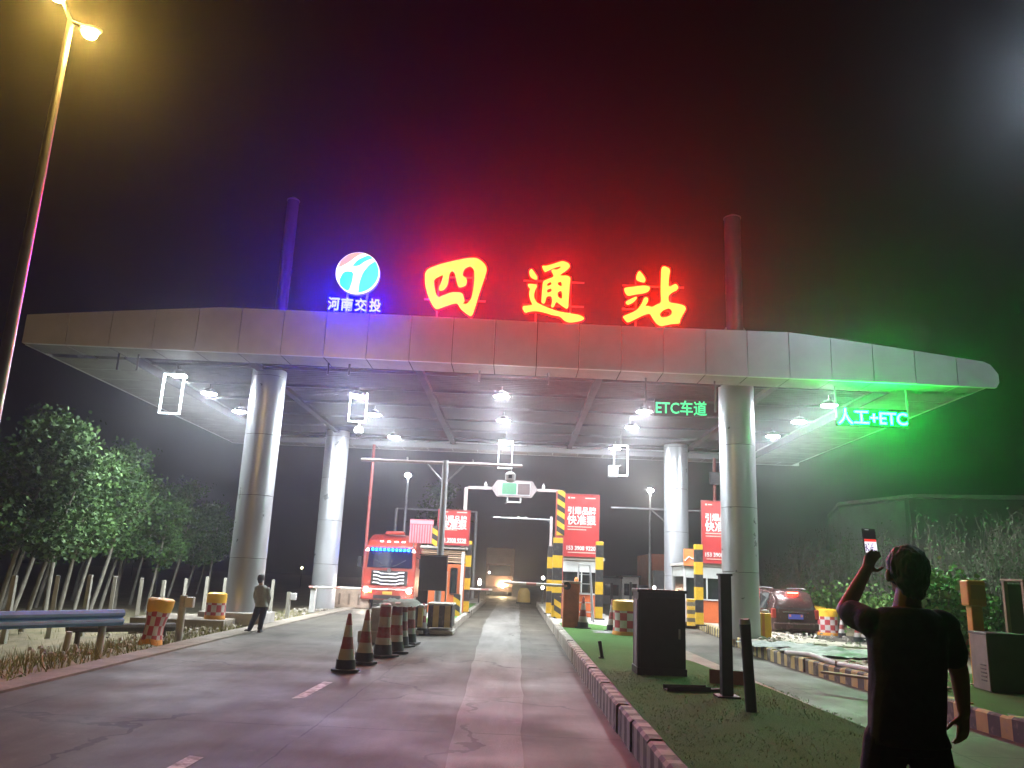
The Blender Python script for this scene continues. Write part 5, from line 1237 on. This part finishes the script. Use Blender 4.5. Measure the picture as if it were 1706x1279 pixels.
def build_person(J, o, label, shirt, trouser, facing=1, sleeve=.62, hand_spec=None, voxel=.008, bulk=1.):
    """J: joints in world space; o: foot origin. One continuous body mesh carrying hair and clothing."""
    j = {k: Vector(v)-o for k, v in J.items()}
    B = MB(); hc = j['head']; hs = J.get('hs', None)
    R3 = Matrix.Rotation(0, 3, 'X')
    f = Vector((0, facing, 0)); s = bulk
    # head: skull, jaw, nose, ears
    B.ell(hc, (.076, .096, .112), 20, 14); B.ell(hc+Vector((0, facing*.035, -.06)), (.056, .058, .055), 14, 9)
    B.ell(hc+f*.098+Vector((0, 0, -.022)), (.013, .02, .026), 8, 6)
    for sx in (-1, 1): B.ell(hc+Vector((sx*.093, -facing*.005, -.015)), (.012, .022, .033), 8, 6); B.ell(hc+Vector((sx*.03, facing*.082, .012)), (.017, .012, .01), 8, 6)
    B.ell(hc+f*.088+Vector((0, 0, -.065)), (.024, .012, .009), 8, 6)
    capsule(B, j['neck']+Vector((0, 0, -.03)), hc+Vector((0, -facing*.012, -.06)), .062, .056)
    sl, sr = j['sl'], j['sr']; pel = (j['hl']+j['hr'])/2; ch = (sl+sr)/2
    hwid = abs(sr.x-sl.x)/2*1.05
    def torso(mb, g):
        up = [(.0, 1.0, .108), (.22, .96, .106), (.45, .96, .115), (.68, 1.02, .122), (.84, 1.04, .112), (.94, .86, .085), (1.0, .5, .062)]
        secs = []
        for t_, wx, ry in up:
            c = pel.lerp(j['neck'], t_); secs.append((c, hwid*wx*s*.92+g, ry*s+g))
        secs.insert(0, (pel+Vector((0, 0, -.06)), hwid*1.0*s+g*1.4, .112*s+g*1.3)); rings(mb, secs)
    torso(B, 0)
    def limb(mb, a, b, c, r, g=0): capsule(mb, j[a], j[b], r[0]+g, r[1]+g); capsule(mb, j[b], j[c], r[1]*.98+g, r[2]+g)
    for q in 'lr':
        B.ell(j['s'+q], (.066*s, .066*s, .062*s)); limb(B, 's'+q, 'e'+q, 'w'+q, (.053*s, .043*s, .029*s)); limb(B, 'h'+q, 'k'+q, 'a'+q, (.076*s, .056*s, .038*s))
        ft = j.get('t'+q, j['a'+q]+Vector((0, facing*.17, -.05))); capsule(B, j['a'+q]+Vector((0, -facing*.03, -.045)), ft, .036, .03)
    for q, spec in (hand_spec or {}).items(): hand(B, j['w'+q], *spec)
    body = remeshed(B, 'person', SKIN, None, voxel, 4); body.location = o; tag(body, label, 'person')
    # clothing
    S = MB(); torso(S, .018)
    for q in 'lr':
        e = j['s'+q].lerp(j['e'+q], sleeve if sleeve < 1 else 1); S.ell(j['s'+q], (.078*s, .078*s, .07*s)); capsule(S, j['s'+q], e, .068*s, .068*s if sleeve < 1 else .056)
        if sleeve > 1: capsule(S, j['e'+q], j['e'+q].lerp(j['w'+q], .93), .056, .042)
    for v in S.v:
        w = mnoise.noise((v.x*7, v.y*7, v.z*4))*.014+abs(mnoise.noise((v.x*11+v.z*8, v.y*9, v.z*6)))*.022; d = v-(pel+Vector((0, 0, v.z-pel.z))); d.z = 0
        if d.length > .01: v += d.normalized()*w
    sh = remeshed(S, 'shirt', shirt, body, voxel*1.2, 5)
    T = MB(); rings(T, [(pel+Vector((0, 0, -.10)), hwid*.88*s+.012, .12*s), (pel+Vector((0, 0, .0)), hwid*.88*s+.010, .118*s), (pel+Vector((0, 0, .07)), hwid*.84*s+.006, .112*s)])
    for q in 'lr':
        capsule(T, j['h'+q]+Vector((0, 0, -.04)), j['k'+q], .098*s, .085*s); capsule(T, j['k'+q], j['a'+q]+Vector((0, 0, .01)), .08*s, .066*s)
    for v in T.v: v += Vector((mnoise.noise((v.x*9, v.y*9, v.z*6)), mnoise.noise((v.y*9, v.x*9, v.z*6+4)), 0))*.009
    remeshed(T, 'trousers', trouser, body, voxel*1.2, 5)
    for q in 'lr':
        m = MB(); ft = j.get('t'+q, j['a'+q]+Vector((0, facing*.17, -.05))); capsule(m, j['a'+q]+Vector((0, -facing*.04, -.045)), ft+Vector((0, facing*.01, 0)), .046, .042); m.box(((j['a'+q]+ft)/2+Vector((0, 0, -.055))), (.09, .26, .03)); remeshed(m, 'shoe', RUBBER, body, .008, 3)
    H = MB(); random.seed(5)
    H.ell(hc+Vector((0, -facing*.014, .024)), (.094, .108, .110), 20, 12)
    H.ell(hc+Vector((0, -facing*.05, -.03)), (.078, .057, .078), 14, 9); H.ell(hc+Vector((0, -facing*.048, -.075)), (.062, .042, .06), 12, 8)
    for k in range(0):
        a = random.uniform(0, 2*pi); b = random.uniform(-.1, 1.45); d = Vector((cos(a)*cos(b)*.088, sin(a)*cos(b)*.1, sin(b)*.104))
        if d.y*facing > .05 and d.z < .05: continue
        if d.y*facing > .0 and d.z < -.0: continue
        H.ell(hc+d+Vector((0, -facing*.012, .028)), (.02, .02, .016), 6, 5)
    hr = remeshed(H, 'hair', HAIR, body, .006, 2)
    for v in hr.data.vertices: v.co += (v.co-hc).normalized()*(mnoise.noise(v.co*30)*.005+mnoise.noise((v.co.x*70, v.co.y*70, v.co.z*20))*.008)
    # keep hair off the face
    return body
SHIRT1 = M('dark_tee', (.034, .038, .030), .9, 0, .2, 8, .2); TRO1 = M('black_trousers', (.008, .008, .009), .9, 0, .2, 8, .2)
YM = 3.9
def mm(px, py, dy=0.): return P(px, py, YM+dy)
o1 = Vector((mm(1512, 1190).x, YM, IZ))
hip = mm(1508, 1200)
J1 = dict(head=mm(1511, 955, .02), neck=mm(1509, 1012, -.01), sr=mm(1566, 1040), er=mm(1598, 1118, .03), wr=mm(1606, 1186, .09), sl=mm(1452, 1036, .02), el=mm(1408, 1016, .20), wl=mm(1444, 948, .36),
          hl=Vector((hip.x-.088, YM, hip.z-.04)), hr=Vector((hip.x+.088, YM, hip.z-.04)), kl=(hip.x-.14, YM+.04, IZ+.49), kr=(hip.x+.14, YM+.02, IZ+.49), al=(hip.x-.16, YM-.02, IZ+.09), ar=(hip.x+.17, YM-.02, IZ+.09))
ph = mm(1451, 911, .45)
man = build_person(J1, o1, 'man in a dark tee shirt seen from behind raising a lit phone', SHIRT1, TRO1, 1, .66, {'r': ((-.06, .12, -1), (-.35, .9, .1), .42, 1., -1), 'l': (mm(1450, 930, .43)-mm(1444, 948, .36), (.25, -.9, .2), .62, .95, 1)}, .007)
# phone, held in the raised hand
t = thing('smartphone', 'black smartphone with a lit picture held up by the man', 'phone', (ph.x, ph.y, ph.z-.045), radians(4))
t.rotation_euler.x = radians(-8)
pw, phh = 22/F*(YM+.45), 44/F*(YM+.45)
box('phone_body', (0, 0, phh/2), (pw, .009, phh), BLACK, t, .003)
m = MB(); m.box((0, -.0055, phh*.53), (pw*.94, .002, phh*.9)); sc_ = m.build('screen', E('screen_dark', (.03, .02, .03), .5), t)
m = MB(); m.box((0, -.0072, phh*.30), (pw*.9, .0015, phh*.40)); m.build('screen_image', E('screen_pale', (.9, .85, .95), 1.3), sc_)
m = MB(); m.box((0, -.0074, phh*.55), (pw*.9, .0015, phh*.09)); m.build('screen_image', E('screen_red', (1, .06, .05), 1.0), sc_)
m = MB(); random.seed(9)
for k in range(26): m.box((random.uniform(-.4, .4)*pw, -.0085, phh*random.uniform(.16, .44)), (pw*random.uniform(.04, .16), .001, phh*random.uniform(.01, .05)))
m.build('screen_image', E('screen_mid', (.16, .09, .3), .9), sc_)
m = MB(); m.box((-.012, -.0075, phh*.945), (pw*.3, .0015, phh*.016)); m.build('screen_status', E('screen_text', (.9, .9, .9), .8), sc_)
# walking person
YP = 22.5; q = lambda px, py, dy=0.: P(px, py, YP+dy)
o2 = Vector((q(424, 1052).x, YP, -.02))
J2 = dict(head=q(435, 964, .02), neck=q(436, 974.5), sr=q(446, 982), er=q(448, 996, .0), wr=q(446, 1007, .1), sl=q(428.5, 980), el=q(425.5, 994, .05), wl=q(427, 1004, .16),
          hl=q(431.5, 1007), hr=q(441, 1007), kl=q(424.5, 1028, .05), kr=q(436.5, 1029), al=q(416, 1046, -.12), ar=q(432.5, 1049, .05), tl=(q(411.5, 1049).x, YP-.12, .02), tr=(q(430.5, 1051).x, YP+.20, .02))
J2['al'].z = .07; J2['ar'].z = .07
build_person(J2, o2, 'person in a pale grey shirt and dark trousers walking beside the front left column', M('pale_grey_shirt', (.30, .30, .27), .85, 0, .15, 8), M('navy_trousers', (.03, .035, .045), .85, 0, .2, 8), 1, 1.2, {'r': ((0, .1, -1), (-.2, .9, 0), .4, 1., -1), 'l': ((0, .3, -1), (.2, .9, 0), .4, 1., 1)}, .009, .98)

# ================================================================== AIR, SKY, CAMERA
hz = MB(); hz.box((20, 88, 8.0), (230, 230, 19.6)); o = hz.build('haze', [])  # air volume added to make the lamps glow, in place of lens glare
m = bpy.data.materials.new('glow_haze'); m.use_nodes = True; nt = m.node_tree
nt.nodes.remove(nt.nodes['Principled BSDF']); v = nd(nt, 'ShaderNodeVolumePrincipled'); v.inputs['Density'].default_value = .0027; v.inputs['Color'].default_value = (.92, .94, 1, 1); v.inputs['Anisotropy'].default_value = .9
nt.links.new(v.outputs[0], nt.nodes['Material Output'].inputs['Volume']); m.cycles.homogeneous_volume = True
o.data.materials.append(m); tag(o, kind='stuff')
w = bpy.data.worlds.new('World'); SC.world = w; w.use_nodes = True; nt = w.node_tree
sky = nd(nt, 'ShaderNodeTexSky', sky_type='NISHITA'); sky.sun_disc = False; sky.sun_elevation = radians(-6); sky.sun_rotation = radians(200)
bg = nt.nodes['Background']; nt.links.new(sky.outputs[0], bg.inputs[0]); bg.inputs[1].default_value = .02
cam = bpy.data.cameras.new('camera'); co = bpy.data.objects.new('camera', cam); COL.objects.link(co); SC.camera = co
cam.sensor_width = 36; cam.lens = F/1706*36; cam.clip_end = 2000; cam.clip_start = .05
co.matrix_world = Matrix.Translation(CC) @ CM.to_4x4()
vs = SC.view_settings; vs.view_transform = 'Standard'; vs.look = 'None'; vs.exposure = 0; vs.gamma = 1; vs.use_curve_mapping = False
cy = SC.cycles; cy.max_bounces = 4; cy.diffuse_bounces = 2; cy.glossy_bounces = 2; cy.transmission_bounces = 2; cy.volume_bounces = 0; cy.transparent_max_bounces = 6
cy.sample_clamp_indirect = 4; cy.sample_clamp_direct = 0; cy.use_denoising = True; cy.use_light_tree = True; cy.caustics_reflective = False; cy.caustics_refractive = False
